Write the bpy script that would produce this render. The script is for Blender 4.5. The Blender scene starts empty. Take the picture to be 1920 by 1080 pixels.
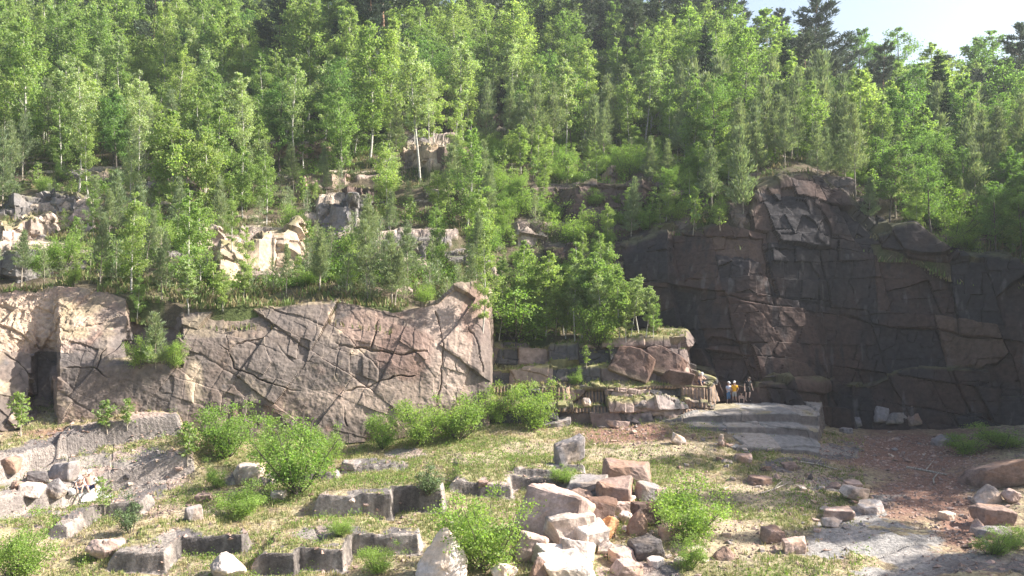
import bpy, bmesh, math, random
import numpy as np
from mathutils import Vector, Matrix, Euler
from mathutils.bvhtree import BVHTree

S = bpy.context.scene
COL = S.collection
R = math.radians

# ------------------------------------------------------------------ camera
CAMZ, FPX = 8.0, 1600.0
cam = bpy.data.objects.new('camera', bpy.data.cameras.new('camera'))
COL.objects.link(cam)
cam.location = (0, 0, CAMZ)
cam.rotation_euler = (R(90), 0, 0)
cam.data.sensor_width = 36
cam.data.lens = 36 * FPX / 1920
cam.data.clip_start = 0.2
cam.data.clip_end = 3000
S.camera = cam

# ------------------------------------------------------------------ light
SUN_EL, SUN_AZ = 38.0, 5.0          # azimuth in degrees from +x towards +y
sd = Vector((math.cos(R(SUN_EL)) * math.cos(R(SUN_AZ)), math.cos(R(SUN_EL)) * math.sin(R(SUN_AZ)), math.sin(R(SUN_EL))))
world = bpy.data.worlds.new('World')
S.world = world
world.use_nodes = True
wt = world.node_tree
sky = wt.nodes.new('ShaderNodeTexSky')
sky.sky_type = 'NISHITA'
sky.sun_disc = False
sky.sun_elevation = R(SUN_EL)
sky.sun_rotation = R(90 - SUN_AZ)
sky.air_density = 1.0
sky.dust_density = 3.5
sky.ozone_density = 1.0
wt.links.new(sky.outputs[0], wt.nodes['Background'].inputs[0])
wt.nodes['Background'].inputs[1].default_value = 0.085
sun = bpy.data.objects.new('sun', bpy.data.lights.new('sun', 'SUN'))
COL.objects.link(sun)
sun.location = (60, 0, 60)
sun.rotation_euler = (-sd).to_track_quat('-Z', 'Y').to_euler()
sun.data.energy = 5.0
sun.data.angle = R(0.5)
sun.data.color = (1.0, 0.95, 0.86)
S.view_settings.view_transform = 'Standard'
S.view_settings.look = 'None'
S.view_settings.exposure = 1.56
S.view_settings.gamma = 1.0
S.cycles.max_bounces = 6
S.cycles.diffuse_bounces = 4
S.cycles.transmission_bounces = 4
S.cycles.transparent_max_bounces = 4
S.cycles.use_adaptive_sampling = True

# ------------------------------------------------------------------ helpers
def un(px, py, D):
    """the world point seen at photo pixel (px, py) at depth D"""
    return np.stack([(np.asarray(px, float) - 960) / FPX * D, np.asarray(D, float) + 0 * np.asarray(px, float),
                     CAMZ - (np.asarray(py, float) - 540) / FPX * D], -1)

def topix(P):
    return 960 + P[..., 0] / P[..., 1] * FPX, 540 - (P[..., 2] - CAMZ) / P[..., 1] * FPX

U = np.uint32
def _u(x):
    return x.astype(np.int32).view(U) if x.dtype != U else x
def hsh(i, j, k, s):
    h = _u(i) * U(374761393) + _u(j) * U(668265263) + _u(k) * U(2147483629) + U((s * 974634777) & 0xFFFFFFFF)
    h ^= h >> U(13); h *= U(1274126177)
    h ^= h >> U(16); h *= U(2246822519)
    h ^= h >> U(15)
    return (h & U(0xFFFFFF)).astype(np.float32) * np.float32(1 / 16777216.0)

def vnoise(P, f, s=0):
    """value noise in [-1, 1]"""
    q = np.asarray(P, np.float32) * np.float32(f)
    i = np.floor(q)
    t = q - i
    t = t * t * (3 - 2 * t)
    u = i.astype(np.int32).view(U)
    ax = [u[..., 0] * U(374761393), (u[..., 0] + U(1)) * U(374761393)]
    by = [u[..., 1] * U(668265263), (u[..., 1] + U(1)) * U(668265263)]
    cz = [u[..., 2] * U(2147483629), (u[..., 2] + U(1)) * U(2147483629)]
    sd_ = U((s * 974634777) & 0xFFFFFFFF)
    def g(a, b, c):
        h = ax[a] + by[b] + cz[c] + sd_
        h ^= h >> U(13); h *= U(1274126177)
        h ^= h >> U(16); h *= U(2246822519)
        h ^= h >> U(15)
        return (h & U(0xFFFFFF)).astype(np.float32)
    tx, ty, tz = t[..., 0], t[..., 1], t[..., 2]
    def e(b, c):
        p = g(0, b, c)
        return p + (g(1, b, c) - p) * tx
    def r(c):
        p = e(0, c)
        return p + (e(1, c) - p) * ty
    p = r(0)
    return (p + (r(1) - p) * tz) * np.float32(2 / 16777216.0) - 1

def fbm(P, f, o=4, s=0, g=0.5):
    out, a, n = 0, 1.0, 0
    for k in range(o):
        out = out + a * vnoise(P, f, s + k * 17)
        n += a
        a *= g
        f *= 2.03
    return out / n

def rotm(rx, ry, rz):
    return np.array(Euler((R(rx), R(ry), R(rz))).to_matrix())

def joints(P, dirs, sp, s=0, wob=10):
    """rock cut by three joint sets, each set stopping at the one before it: (random 1..4 of the block, offset from its middle in spacings, metres to the nearest joint)"""
    P = P.astype(np.float32)
    D0 = np.array(dirs, np.float32); D0 /= np.linalg.norm(D0, axis=1)[:, None]
    idx = []; fr = []; ed = np.full(P.shape[:-1], 9e9, np.float32)
    z = np.zeros(P.shape[:-1], np.int64)
    ka, kb = z, z
    for k in range(3):
        hs = [hsh(ka, kb, z + k, s + 7 * k + m) for m in range(4)]
        d = D0[k] + math.tan(R(wob)) * (np.stack(hs[:3], -1) * 2 - 1) * (k > 0)
        t = (P * d).sum(-1) / sp[k] * (0.75 + 0.5 * hs[3] if k else 1.0) + 7.3 * hs[0]
        q = np.stack([t, t * 0 + 0.5 + k * 3, ka * 1.7 + kb * 3.1], -1)
        t = t + 0.38 * vnoise(q, 0.8, s + 60 + k)
        i = np.floor(t); f = t - i
        ed = np.minimum(ed, np.minimum(f, 1 - f) * sp[k])
        fr.append(f - 0.5); idx.append(i.astype(np.int64))
        ka, kb = (idx[0], z) if k == 0 else (idx[0] * 131 + idx[1], idx[1])
    h = [hsh(idx[0] * 131 + idx[1], idx[1], idx[2], s + 90 + n) for n in range(5)]
    return h, np.stack(fr, -1), ed

def sstep(a, b, x):
    t = np.clip((x - a) / (b - a), 0, 1)
    return t * t * (3 - 2 * t)

class TPS:
    """smooth surface z(x, y) through scattered points"""
    def __init__(self, pts, lam=0.0):
        p = np.array(pts, float)
        self.p = p[:, :2] / 20.0
        n = len(p)
        K = self.k(self.p, self.p) + lam * np.eye(n)
        A = np.zeros((n + 3, n + 3))
        A[:n, :n] = K
        A[:n, n:] = np.c_[np.ones(n), self.p]
        A[n:, :n] = A[:n, n:].T
        b = np.zeros(n + 3)
        b[:n] = p[:, 2]
        self.w = np.linalg.solve(A, b)
    @staticmethod
    def k(a, b):
        r2 = ((a[:, None, :] - b[None, :, :]) ** 2).sum(-1)
        return np.where(r2 > 0, 0.5 * r2 * np.log(np.maximum(r2, 1e-12)), 0)
    def __call__(self, x, y):
        sh = np.shape(x)
        q = np.c_[np.ravel(x), np.ravel(y)] / 20.0
        out = np.empty(len(q))
        n = len(self.p)
        for s in range(0, len(q), 100000):
            c = q[s:s + 100000]
            out[s:s + 100000] = self.k(c, self.p) @ self.w[:n] + self.w[n] + c @ self.w[n + 1:]
        return out.reshape(sh)

def add_obj(name, mesh, parent=None):
    o = bpy.data.objects.new(name, mesh)
    COL.objects.link(o)
    if parent:
        o.parent = parent
    return o

def grid_mesh(name, V, col, mat, smooth=False, extra=None):
    """V (ny, nx, 3) -> one mesh with a colour per vertex"""
    ny, nx = V.shape[:2]
    idx = np.arange(ny * nx).reshape(ny, nx)
    f = np.stack([idx[:-1, :-1], idx[:-1, 1:], idx[1:, 1:], idx[1:, :-1]], -1).reshape(-1, 4)
    return raw_mesh(name, V.reshape(-1, 3), f, mat, col.reshape(-1, col.shape[-1]) if col is not None else None, smooth)

def raw_mesh(name, v, f, mat, col=None, smooth=False):
    me = bpy.data.meshes.new(name)
    n, m, k = len(v), len(f), f.shape[1]
    me.vertices.add(n)
    me.vertices.foreach_set('co', np.ascontiguousarray(v, np.float32).ravel())
    me.loops.add(m * k)
    me.loops.foreach_set('vertex_index', np.ascontiguousarray(f, np.int32).ravel())
    me.polygons.add(m)
    me.polygons.foreach_set('loop_start', np.arange(0, m * k, k, dtype=np.int32))
    me.update(calc_edges=True)
    if col is not None:
        a = me.attributes.new('col', 'FLOAT_COLOR', 'POINT')
        c = np.ones((n, 4), np.float32)
        c[:, :3] = col[:, :3]
        a.data.foreach_set('color', c.ravel())
    if smooth:
        me.shade_smooth()
    else:
        me.shade_flat()
    if mat:
        me.materials.append(mat)
    return me

def tag(o, label=None, cat=None, group=None, kind=None):
    if label: o['label'] = label
    if cat: o['category'] = cat
    if group: o['group'] = group
    if kind: o['kind'] = kind
    return o

# ------------------------------------------------------------------ materials
def new_mat(name):
    m = bpy.data.materials.new(name)
    m.use_nodes = True
    return m, m.node_tree, m.node_tree.nodes['Principled BSDF']

def vcol_mat(name, fine=9.0, bump=0.5, rough=0.9, lo=0.72, hi=1.25, scale2=60.0, dist=0.05):
    """vertex albedo broken up by two scales of mineral speckle, with a bump"""
    m, t, b = new_mat(name)
    at = t.nodes.new('ShaderNodeAttribute'); at.attribute_name = 'col'
    tc = t.nodes.new('ShaderNodeTexCoord')
    n1 = t.nodes.new('ShaderNodeTexNoise'); n1.inputs['Scale'].default_value = fine; n1.inputs['Detail'].default_value = 6; n1.inputs['Roughness'].default_value = 0.65
    n2 = t.nodes.new('ShaderNodeTexNoise'); n2.inputs['Scale'].default_value = scale2; n2.inputs['Detail'].default_value = 3
    t.links.new(tc.outputs['Object'], n1.inputs['Vector']); t.links.new(tc.outputs['Object'], n2.inputs['Vector'])
    mr = t.nodes.new('ShaderNodeMapRange'); mr.inputs['From Min'].default_value = 0.3; mr.inputs['From Max'].default_value = 0.7
    mr.inputs['To Min'].default_value = lo; mr.inputs['To Max'].default_value = hi
    t.links.new(n1.outputs['Fac'], mr.inputs['Value'])
    m2 = t.nodes.new('ShaderNodeMapRange'); m2.inputs['From Min'].default_value = 0.3; m2.inputs['From Max'].default_value = 0.7
    m2.inputs['To Min'].default_value = 0.85; m2.inputs['To Max'].default_value = 1.15
    t.links.new(n2.outputs['Fac'], m2.inputs['Value'])
    mu = t.nodes.new('ShaderNodeMath'); mu.operation = 'MULTIPLY'
    t.links.new(mr.outputs[0], mu.inputs[0]); t.links.new(m2.outputs[0], mu.inputs[1])
    vm = t.nodes.new('ShaderNodeVectorMath'); vm.operation = 'SCALE'
    t.links.new(at.outputs['Color'], vm.inputs[0]); t.links.new(mu.outputs[0], vm.inputs['Scale'])
    t.links.new(vm.outputs[0], b.inputs['Base Color'])
    bp = t.nodes.new('ShaderNodeBump'); bp.inputs['Strength'].default_value = bump; bp.inputs['Distance'].default_value = dist
    t.links.new(n1.outputs['Fac'], bp.inputs['Height']); t.links.new(bp.outputs[0], b.inputs['Normal'])
    b.inputs['Roughness'].default_value = rough
    b.inputs['Specular IOR Level'].default_value = 0.25
    return m

M_ROCK = vcol_mat('granite', fine=3.2, bump=0.45, dist=0.08, lo=0.68, hi=1.3)
M_GROUND = vcol_mat('quarry_ground', fine=7.0, bump=0.8, lo=0.6, hi=1.35, dist=0.12)
# ------------------------------------------------------------------ terrain shapes
def mixc(a, b, t):
    return a * (1 - t[..., None]) + np.asarray(b, np.float32) * t[..., None]

GREY = np.array((0.215, 0.19, 0.185)); DARK = np.array((0.085, 0.08, 0.082)); PINK = np.array((0.42, 0.31, 0.26)); TAN = np.array((0.47, 0.37, 0.27))
BROWN = np.array((0.225, 0.12, 0.092)); MOSS = np.array((0.15, 0.17, 0.05)); SOIL = np.array((0.25, 0.19, 0.125)); DRY = np.array((0.38, 0.32, 0.20))

# hillside: scattered points (photo x, y, depth)
HP = [(-900, 520, 42), (-900, 330, 62), (-900, 120, 90), (-400, 545, 48), (-400, 400, 64), (-400, 260, 85), (-400, 90, 120), (-400, -60, 190),
      (0, 548, 51), (0, 500, 56), (0, 430, 65), (0, 355, 76), (0, 285, 90), (0, 200, 110), (0, 100, 140), (0, 0, 190),
      (200, 552, 51), (200, 495, 57), (200, 410, 68), (200, 350, 77),
      (400, 586, 49.6), (400, 545, 54), (400, 480, 60), (400, 420, 67), (400, 350, 77), (400, 285, 90), (400, 200, 110), (400, 105, 140), (400, 20, 190),
      (600, 568, 51), (600, 505, 57.5), (600, 430, 67), (600, 350, 78), (600, 280, 92), (760, 580, 52), (800, 500, 58.5), (800, 420, 68), (800, 300, 80),
      (800, 270, 95), (800, 190, 115), (800, 110, 145), (800, 40, 190),
      (930, 632, 56), (930, 600, 59), (930, 500, 64), (1000, 635, 56.5), (1000, 598, 60), (1000, 470, 66), (1000, 350, 75), (1000, 290, 88), (1100, 632, 57), (1100, 600, 60.5), (1100, 450, 67), (1100, 340, 76),
      (1150, 470, 63.5), (1240, 447, 63), (1240, 340, 74), (1240, 280, 90), (1240, 200, 115), (1240, 130, 145), (1240, 70, 190),
      (1330, 432, 61), (1400, 418, 60.3), (1430, 360, 62), (1500, 335, 63), (1560, 345, 63), (1500, 300, 78), (1500, 262, 95), (1500, 225, 120), (1500, 220, 150), (1500, 260, 190),
      (1605, 412, 61), (1640, 448, 60.5), (1710, 428, 59.6), (1790, 492, 58.2), (1870, 496, 57), (1920, 494, 56.2), (1780, 380, 68), (1780, 310, 84), (1780, 270, 110), (1780, 280, 150), (1780, 310, 190),
      (2050, 400, 62), (2050, 300, 80), (2050, 270, 115), (2200, 440, 50), (2200, 330, 60), (2200, 250, 85), (2600, 380, 43), (2600, 200, 56), (2600, 130, 80), (2600, 150, 130), (3200, 300, 30), (3200, 40, 45), (3200, 60, 80)]
HILL = TPS([un(*p) for p in HP], 0.002)

GP = [(1400, 790, 53), (1480, 794, 53.5), (1330, 792, 52.5), (1560, 797, 59), (1700, 801, 57), (1800, 802, 55), (1900, 803, 53), (1600, 840, 50), (1780, 850, 49), (1600, 900, 44), (1750, 900, 44), (1650, 1000, 34.5), (1650, 1070, 30.5),
      (1900, 1010, 34), (1920, 900, 42), (1150, 795, 51.5), (960, 803, 50.5), (1250, 850, 46), (1300, 800, 50.5), (1100, 860, 45), (1350, 950, 38.5), (1300, 1060, 31.2),
      (880, 805, 50), (700, 830, 48.5), (500, 833, 47.3), (300, 825, 46), (100, 803, 46), (0, 800, 45.5), (-300, 800, 44.5), (170, 925, 42.3), (0, 950, 39), (100, 1000, 36), (0, 1070, 32), (400, 1070, 31),
      (400, 900, 42.5), (700, 1010, 34), (700, 900, 41.5), (550, 950, 38.3), (300, 965, 38), (900, 1010, 34), (900, 900, 41), (800, 1085, 30), (1000, 1085, 30.2), (-300, 1000, 35),
      (-300, 1300, 24), (400, 1300, 22.5), (1000, 1300, 22), (1600, 1300, 21.5), (2200, 1150, 24), (2200, 950, 36), (2200, 830, 46), (2600, 860, 38), (900, 2100, 10), (2000, 1900, 10), (-200, 2000, 10)]
GRD = TPS([un(*p) for p in GP], 0.002)

def polydist(x, y, line):
    """signed distance to a plan polyline running left to right (positive = beyond it, seen from the camera) and whether alongside it"""
    bd = np.full(x.shape, 1e9); sg = np.ones(x.shape); al = np.zeros(x.shape)
    L = np.array(line)
    tot = 0; lens = np.hypot(*(L[1:] - L[:-1]).T); T = lens.sum()
    for (a, b), l in zip(zip(L[:-1], L[1:]), lens):
        d = (b - a) / l
        t = (x - a[0]) * d[0] + (y - a[1]) * d[1]
        tc = np.clip(t, 0, l)
        ex, ey = x - a[0] - tc * d[0], y - a[1] - tc * d[1]
        r = np.hypot(ex, ey)
        m = r < bd - 1e-6
        s = np.sign(-(x - a[0]) * d[1] + (y - a[1]) * d[0])
        bd = np.where(m, r, bd); sg = np.where(m, s, sg); al = np.where(m, (tot + t) / T, al)
        tot += l
    ins = np.zeros(x.shape, bool)
    Q = np.vstack([L, [(L[-1, 0], 300.0), (L[0, 0], 300.0)]])
    for (x0, y0), (x1, y1) in zip(Q, np.roll(Q, -1, 0)):
        if y0 == y1: continue
        ins ^= ((y0 > y) != (y1 > y)) & (x < (x1 - x0) * (y - y0) / (y1 - y0) + x0)
    return np.where(ins, bd, -bd), al

rnd = random.Random(5)
def ground_hit(px, py):
    """depth at which the photo ray meets the smooth ground"""
    D = np.linspace(20, 62, 900)
    P = un(np.full(900, px), np.full(900, py), D)
    g = GRD(P[:, 0], P[:, 1])
    i = np.argmax(P[:, 2] < g)
    return P[i]

def saw(pts, a=3.6, jag=True):
    """a ledge edge through photo points; jagged ones follow the two joint directions, as the quarrymen split it"""
    W = [ground_hit(*p)[:2] for p in pts]
    if not jag:
        return W
    out = [W[0]]
    for p, q in zip(W[:-1], W[1:]):
        d = q - p; l = np.hypot(*d); n = max(1, round(l / (a * rnd.uniform(.8, 1.2))))
        cut = sorted([0, 1] + [(k + rnd.uniform(-.14, .14)) / n for k in range(1, n)])
        for s, e in zip(cut[:-1], cut[1:]):
            s, e = p + d * s, p + d * e
            out.append(np.array((e[0] + 0.02, min(s[1], e[1]) - 0.10 * (e[0] - s[0]))))
            out.append(e)
    return out

# ledges of the quarry floor: (edge in the photo, drop, reach behind, jagged)
LEDGES = [
    ([(-60, 985), (60, 950), (200, 915), (365, 880)], 0.75, 4.5, False),
    ([(-60, 905), (60, 872), (200, 845), (340, 830)], 0.8, 3.5, False),
    ([(90, 1003), (190, 968), (290, 942)], 0.45, 2.4, True),
    ([(200, 1068), (340, 1035), (470, 1015)], 0.55, 5, True),
    ([(470, 1072), (560, 1060), (660, 1030), (790, 1012)], 0.6, 4, True),
    ([(585, 968), (740, 952), (835, 935)], 0.85, 5, True),
    ([(840, 922), (960, 905), (1095, 885)], 0.45, 4, True),
    ([(960, 900), (1040, 893), (1110, 886)], 0.2, 3, True),
    ([(420, 905), (520, 893), (640, 880)], 0.22, 3, True),
    ([(640, 880), (760, 868)], 0.2, 3, True),
]
LINES = [(l[1], l[2], l[3], False) if l[0] == 'W' else (saw(l[0], jag=l[3]), l[1], l[2], l[3]) for l in LEDGES]

def terrace(x, y, base, a, b, ang, s, warp=0.25):
    """height of quarry blocks: every block of a brick lattice stands level at the slope's height at its centre"""
    P = np.stack([x, y, 0 * x], -1)
    xw = x + warp * fbm(P, 0.4, 2, s); yw = y + warp * fbm(P, 0.4, 2, s + 50)
    ca, sa = math.cos(R(ang)), math.sin(R(ang))
    u = (xw * ca + yw * sa) / a; v = (-xw * sa + yw * ca) / b
    j = np.floor(v); z0 = np.zeros_like(j)
    uo = hsh(j, z0, z0, s) * 1.0
    i = np.floor(u + uo)
    h = [hsh(i, j, z0, s + 3 + k) for k in range(5)]
    uc = i - uo + 0.5; vc = j + 0.5
    cx, cy = (uc * a * ca - vc * b * sa), (uc * a * sa + vc * b * ca)
    zc = base(cx, cy)
    return zc + 0.0, (xw - cx), (yw - cy), h

def ground_z(x, y):
    P = np.stack([x, y, 0 * x], -1)
    z = GRD(x, y)
    z = z + 0.22 * fbm(P, 0.35, 3, 11) + 0.07 * fbm(P, 1.6, 3, 23)
    drl = np.zeros_like(x); face = np.full(x.shape, 9.0)
    wx = x + 0.07 * fbm(P, 0.8, 2, 71) + 0.03 * fbm(P, 3, 2, 73); wy = y + 0.07 * fbm(P, 0.8, 2, 72)
    flat = np.zeros_like(x)
    for L, h, reach, jag in LINES:
        L = np.array(L)
        m = (x > L[:, 0].min() - 4) & (x < L[:, 0].max() + 4) & (y > L[:, 1].min() - 4) & (y < L[:, 1].max() + 1.6 * reach + 2)
        if not m.any(): continue
        d, al = polydist(wx[m], wy[m], L)
        end = sstep(-0.02, 0.04, al) * (1 - sstep(0.96, 1.02, al))
        up = sstep(0.0, 0.07, d) * (1 - sstep(0.15 * reach, 1.5 * reach, d)) * end
        z[m] += h * up - 0.25 * h * (d < 0) * (1 - sstep(0.0, 2.0, -d)) * end
        flat[m] = np.maximum(flat[m], (d > 0) * (1 - sstep(0.3, 1.4, d + 0.7 * fbm(P[m], 0.9, 2, 5))) * end)
        drl[m] = np.where((np.abs(d) < .4) & (end > .3), float(jag), drl[m])
        face[m] = np.where(end > .3, np.minimum(face[m], np.abs(d - 0.03)), face[m])
    return z, flat, face, drl

def blur(Z, n):
    for _ in range(n):
        q = np.pad(Z, 1, mode='edge')
        Z = (q[:-2, 1:-1] + q[2:, 1:-1] + 2 * q[1:-1, 1:-1]) / 4
        q = np.pad(Z, 1, mode='edge')
        Z = (q[1:-1, :-2] + q[1:-1, 2:] + 2 * q[1:-1, 1:-1]) / 4
    return Z

GRIDS = {}
def gz(name, x, y):
    """height of a finished sheet under (x, y)"""
    pxs_, Dg, Zg = GRIDS[name]
    px = 960 + x / y * FPX
    i = min(max(int(np.searchsorted(pxs_, px)) - 1, 0), len(pxs_) - 2)
    col_ = Dg[:, i]
    j = min(max(int(np.searchsorted(col_, y)) - 1, 0), len(col_) - 2)
    u = (px - pxs_[i]) / (pxs_[i + 1] - pxs_[i]); v = (y - Dg[j, i]) / max(1e-6, Dg[j + 1, i] - Dg[j, i]); v = min(max(v, 0), 1)
    return float((Zg[j, i] * (1 - v) + Zg[j + 1, i] * v) * (1 - u) + (Zg[j, i + 1] * (1 - v) + Zg[j + 1, i + 1] * v) * u)

def ground_z1(x, y):
    return ground_z(np.asarray(x, float), np.asarray(y, float))[0]

# --- the quarry floor as one sheet (fan of rays from the camera's foot, finer near the photo's frame)
pxs = np.concatenate([np.linspace(-1500, -60, 160, endpoint=False), np.linspace(-60, 1980, 1250, endpoint=False), np.linspace(1980, 3400, 160)])
Ds = np.concatenate([np.geomspace(5, 27, 60, endpoint=False), np.geomspace(27, 62, 560)])
PX, DD = np.meshgrid(pxs, Ds)
X, Y = (PX - 960) / FPX * DD, DD
Z, flat, face, drl = ground_z(X, Y)
Zs = GRD(X, Y)
Z = Zs + blur(Z - Zs, 1)
# bare bedrock slabs, fractured
P = np.stack([X, Y, Z], -1)
PYY = topix(P)[1]
BN = 0.35 * fbm(P, 0.5, 3, 77) + 0.12 * fbm(P, 2.4, 3, 78)
def blob(px, py, rx, ry, soft=0.5):
    d = np.sqrt(((PX - px) / rx) ** 2 + ((PYY - py) / ry) ** 2) + BN
    return 1 - sstep(1 - soft, 1 + soft * 0.4, d)
slab = np.zeros_like(X)
for b_ in [(1640, 1020, 170, 80), (1590, 930, 110, 50), (1490, 872, 80, 16), (1570, 845, 60, 20), (150, 910, 240, 50), (150, 855, 200, 30), (1850, 1060, 260, 36), (700, 870, 60, 14), (760, 850, 50, 12), (760, 945, 60, 14), (920, 915, 60, 14), (60, 960, 160, 40), (620, 1000, 80, 16), (1260, 1075, 160, 30)]:
    slab = np.maximum(slab, blob(*b_))
red = np.zeros_like(X)
for b_ in [(1170, 815, 120, 26), (1720, 850, 190, 56), (1735, 930, 125, 66), (1810, 990, 80, 60), (150, 815, 120, 18)]:
    red = np.maximum(red, blob(*b_))
nz = fbm(P, 0.45, 4, 31); nz2 = fbm(P, 2.2, 3, 41); nz3 = fbm(P, 7.0, 2, 43)
green = sstep(-0.12, 0.35, nz + 0.35 * nz2 + 0.25 * blob(1000, 870, 500, 120) + 0.1)
hb, dlb, eb = joints(P + 0.15 * fbm(P, 0.8, 3, 44)[..., None], ((0.9, 0.4, 0), (-0.4, 0.9, 0), (0, 0, 1)), (2.6, 1.7, 30), 9, 14)
rockm = np.maximum(np.maximum(slab * (1 - 0.75 * sstep(0.0, 0.3, nz + 0.3 * nz2)), flat * (1 - 0.95 * sstep(-0.2, 0.1, nz2 + 0.5 * nz) * (PX > 380))), (face < 0.16) * 1.0)
col = mixc(np.broadcast_to(SOIL, P.shape), DRY, sstep(-0.3, 0.4, nz2 + nz3))
col = mixc(col, MOSS, green * 0.42 * (1 - sstep(1480, 1600, PX + 60 * nz)))
col = mixc(col, BROWN, red * 0.9)
path = np.zeros_like(X)
for b_ in [(1290, 960, 60, 90), (1360, 1020, 130, 60), (1430, 930, 110, 40), (1240, 840, 120, 16), (1500, 900, 70, 30), (1000, 840, 80, 16), (1180, 850, 120, 14), (330, 960, 90, 16), (900, 860, 90, 14)]:
    path = np.maximum(path, blob(*b_))
col = mixc(col, (0.38, 0.31, 0.22), path * 0.7)
rk = mixc(np.broadcast_to(np.array((0.265, 0.23, 0.205)), P.shape), GREY * 0.68, sstep(0.15, 0.5, hb[0] + 0.35 * nz2 + 0.3 * nz))
rk = mixc(rk, PINK, sstep(0.65, 0.8, hb[1]) * 0.7)
rk = mixc(rk, (0.315, 0.295, 0.28), blob(1640, 1020, 190, 90) * 0.85)
rk = rk * (1 - 0.14 * (eb < 0.04) * (nz2 > -.1))[..., None]
# drilled quarry faces: stained grooves, shade painted over them; the plain ones grey and pale
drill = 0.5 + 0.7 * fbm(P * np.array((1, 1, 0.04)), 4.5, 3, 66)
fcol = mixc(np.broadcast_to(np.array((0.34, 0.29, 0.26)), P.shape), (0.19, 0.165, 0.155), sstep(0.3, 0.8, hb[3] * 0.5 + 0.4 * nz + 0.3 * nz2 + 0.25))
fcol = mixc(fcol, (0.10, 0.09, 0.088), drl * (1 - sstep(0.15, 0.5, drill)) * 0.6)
fcol = mixc(fcol, (0.45, 0.40, 0.36), drl * sstep(0.5, 0.85, drill) * 0.6)
fcol = fcol * (1 - 0.42 * drl * sstep(-0.35, 0.25, nz + 0.6 * nz2))[..., None]  # shade of the jagged faces put into the colour as patchy darkening
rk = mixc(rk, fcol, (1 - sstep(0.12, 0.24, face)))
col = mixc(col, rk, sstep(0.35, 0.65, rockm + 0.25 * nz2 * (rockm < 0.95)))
Z = Z + slab * (0.10 * (hb[0] - 0.5) + 0.03 * dlb[..., 0] - 0.05 * (eb < 0.06)) + 0.02 * nz3 + 0.03 * nz2
V = np.stack([X, Y, Z], -1)
GRIDS['ground'] = (pxs, DD, Z)
GROUND_MASK = (np.maximum(rockm, 0), green, red)
PAVE = blob(1640, 1020, 180, 85)
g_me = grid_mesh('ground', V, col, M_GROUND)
ground = tag(add_obj('ground', g_me), kind='structure')

# ------------------------------------------------------------------ rock faces as lofts through photo profiles
def loft(cols, nrows, dpx, top_hill=True):
    cpx = np.array([c[0] for c in cols], float)
    rows = np.array([c[1] for c in cols], float)                  # (ncol, nrow, 2)
    pxs = []
    for a, b, ra, rb in zip(cpx[:-1], cpx[1:], rows[:-1], rows[1:]):
        jump = np.abs(ra[:, 1] - rb[:, 1]).max() * 28
        n = max(2, int(max((b - a) / dpx, jump / dpx * 0.8)))
        pxs += list(np.linspace(a, b, n, endpoint=False))
    pxs = np.array(pxs + [cpx[-1]])
    prof = np.empty((len(pxs), rows.shape[1], 3))
    for r in range(rows.shape[1]):
        prof[:, r] = un(pxs, np.interp(pxs, cpx, rows[:, r, 0]), np.interp(pxs, cpx, rows[:, r, 1]))
    if top_hill:                                                   # tuck the last row under the hillside
        t = prof[:, -2]
        d = t[:, :2] / np.linalg.norm(t[:, :2], axis=1)[:, None]
        e = t[:, :2] + d * 4.0
        back = np.c_[e, HILL(e[:, 0], e[:, 1]) - 0.9]
        prof[:, -1] = back
    out = []
    for r, n in enumerate(nrows):
        t = np.linspace(0, 1, n, endpoint=False)
        out.append(prof[:, r][None] * (1 - t)[:, None, None] + prof[:, r + 1][None] * t[:, None, None])
    out.append(prof[:, -1][None])
    return np.concatenate(out, 0), pxs

def normals(V):
    du = np.gradient(V, axis=1); dv = np.gradient(V, axis=0)
    n = np.cross(du, dv)
    n /= np.maximum(np.linalg.norm(n, axis=-1, keepdims=True), 1e-9)
    flip = (n[..., 1] > 0) & (np.abs(n[..., 1]) > np.abs(n[..., 2]))
    n[flip] *= -1
    n[n[..., 2] < -0.5] *= -1
    return n

def smooth_rows(N, k):
    for ax in (0, 1):
        pad = [(0, 0)] * 3; pad[ax] = (k, k)
        q = np.pad(N, pad, mode='edge')
        c = np.cumsum(q, axis=ax)
        a = np.take(c, range(2 * k, c.shape[ax]), axis=ax); b = np.take(c, range(0, c.shape[ax] - 2 * k), axis=ax)
        N = (a - b) / (2 * k)
    return N / np.maximum(np.linalg.norm(N, axis=-1, keepdims=True), 1e-9)

def crackmask(PX, PY, lines):
    d = np.full(PX.shape, 1e9)
    for L in lines:
        for (ax, ay, *w), (bx, by, *_) in zip(L[:-1], L[1:]):
            l2 = (bx - ax) ** 2 + (by - ay) ** 2
            t = np.clip(((PX - ax) * (bx - ax) + (PY - ay) * (by - ay)) / l2, 0, 1)
            d = np.minimum(d, np.hypot(PX - ax - t * (bx - ax), PY - ay - t * (by - ay)) / (w[0] if w else 1.0))
    return d

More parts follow.
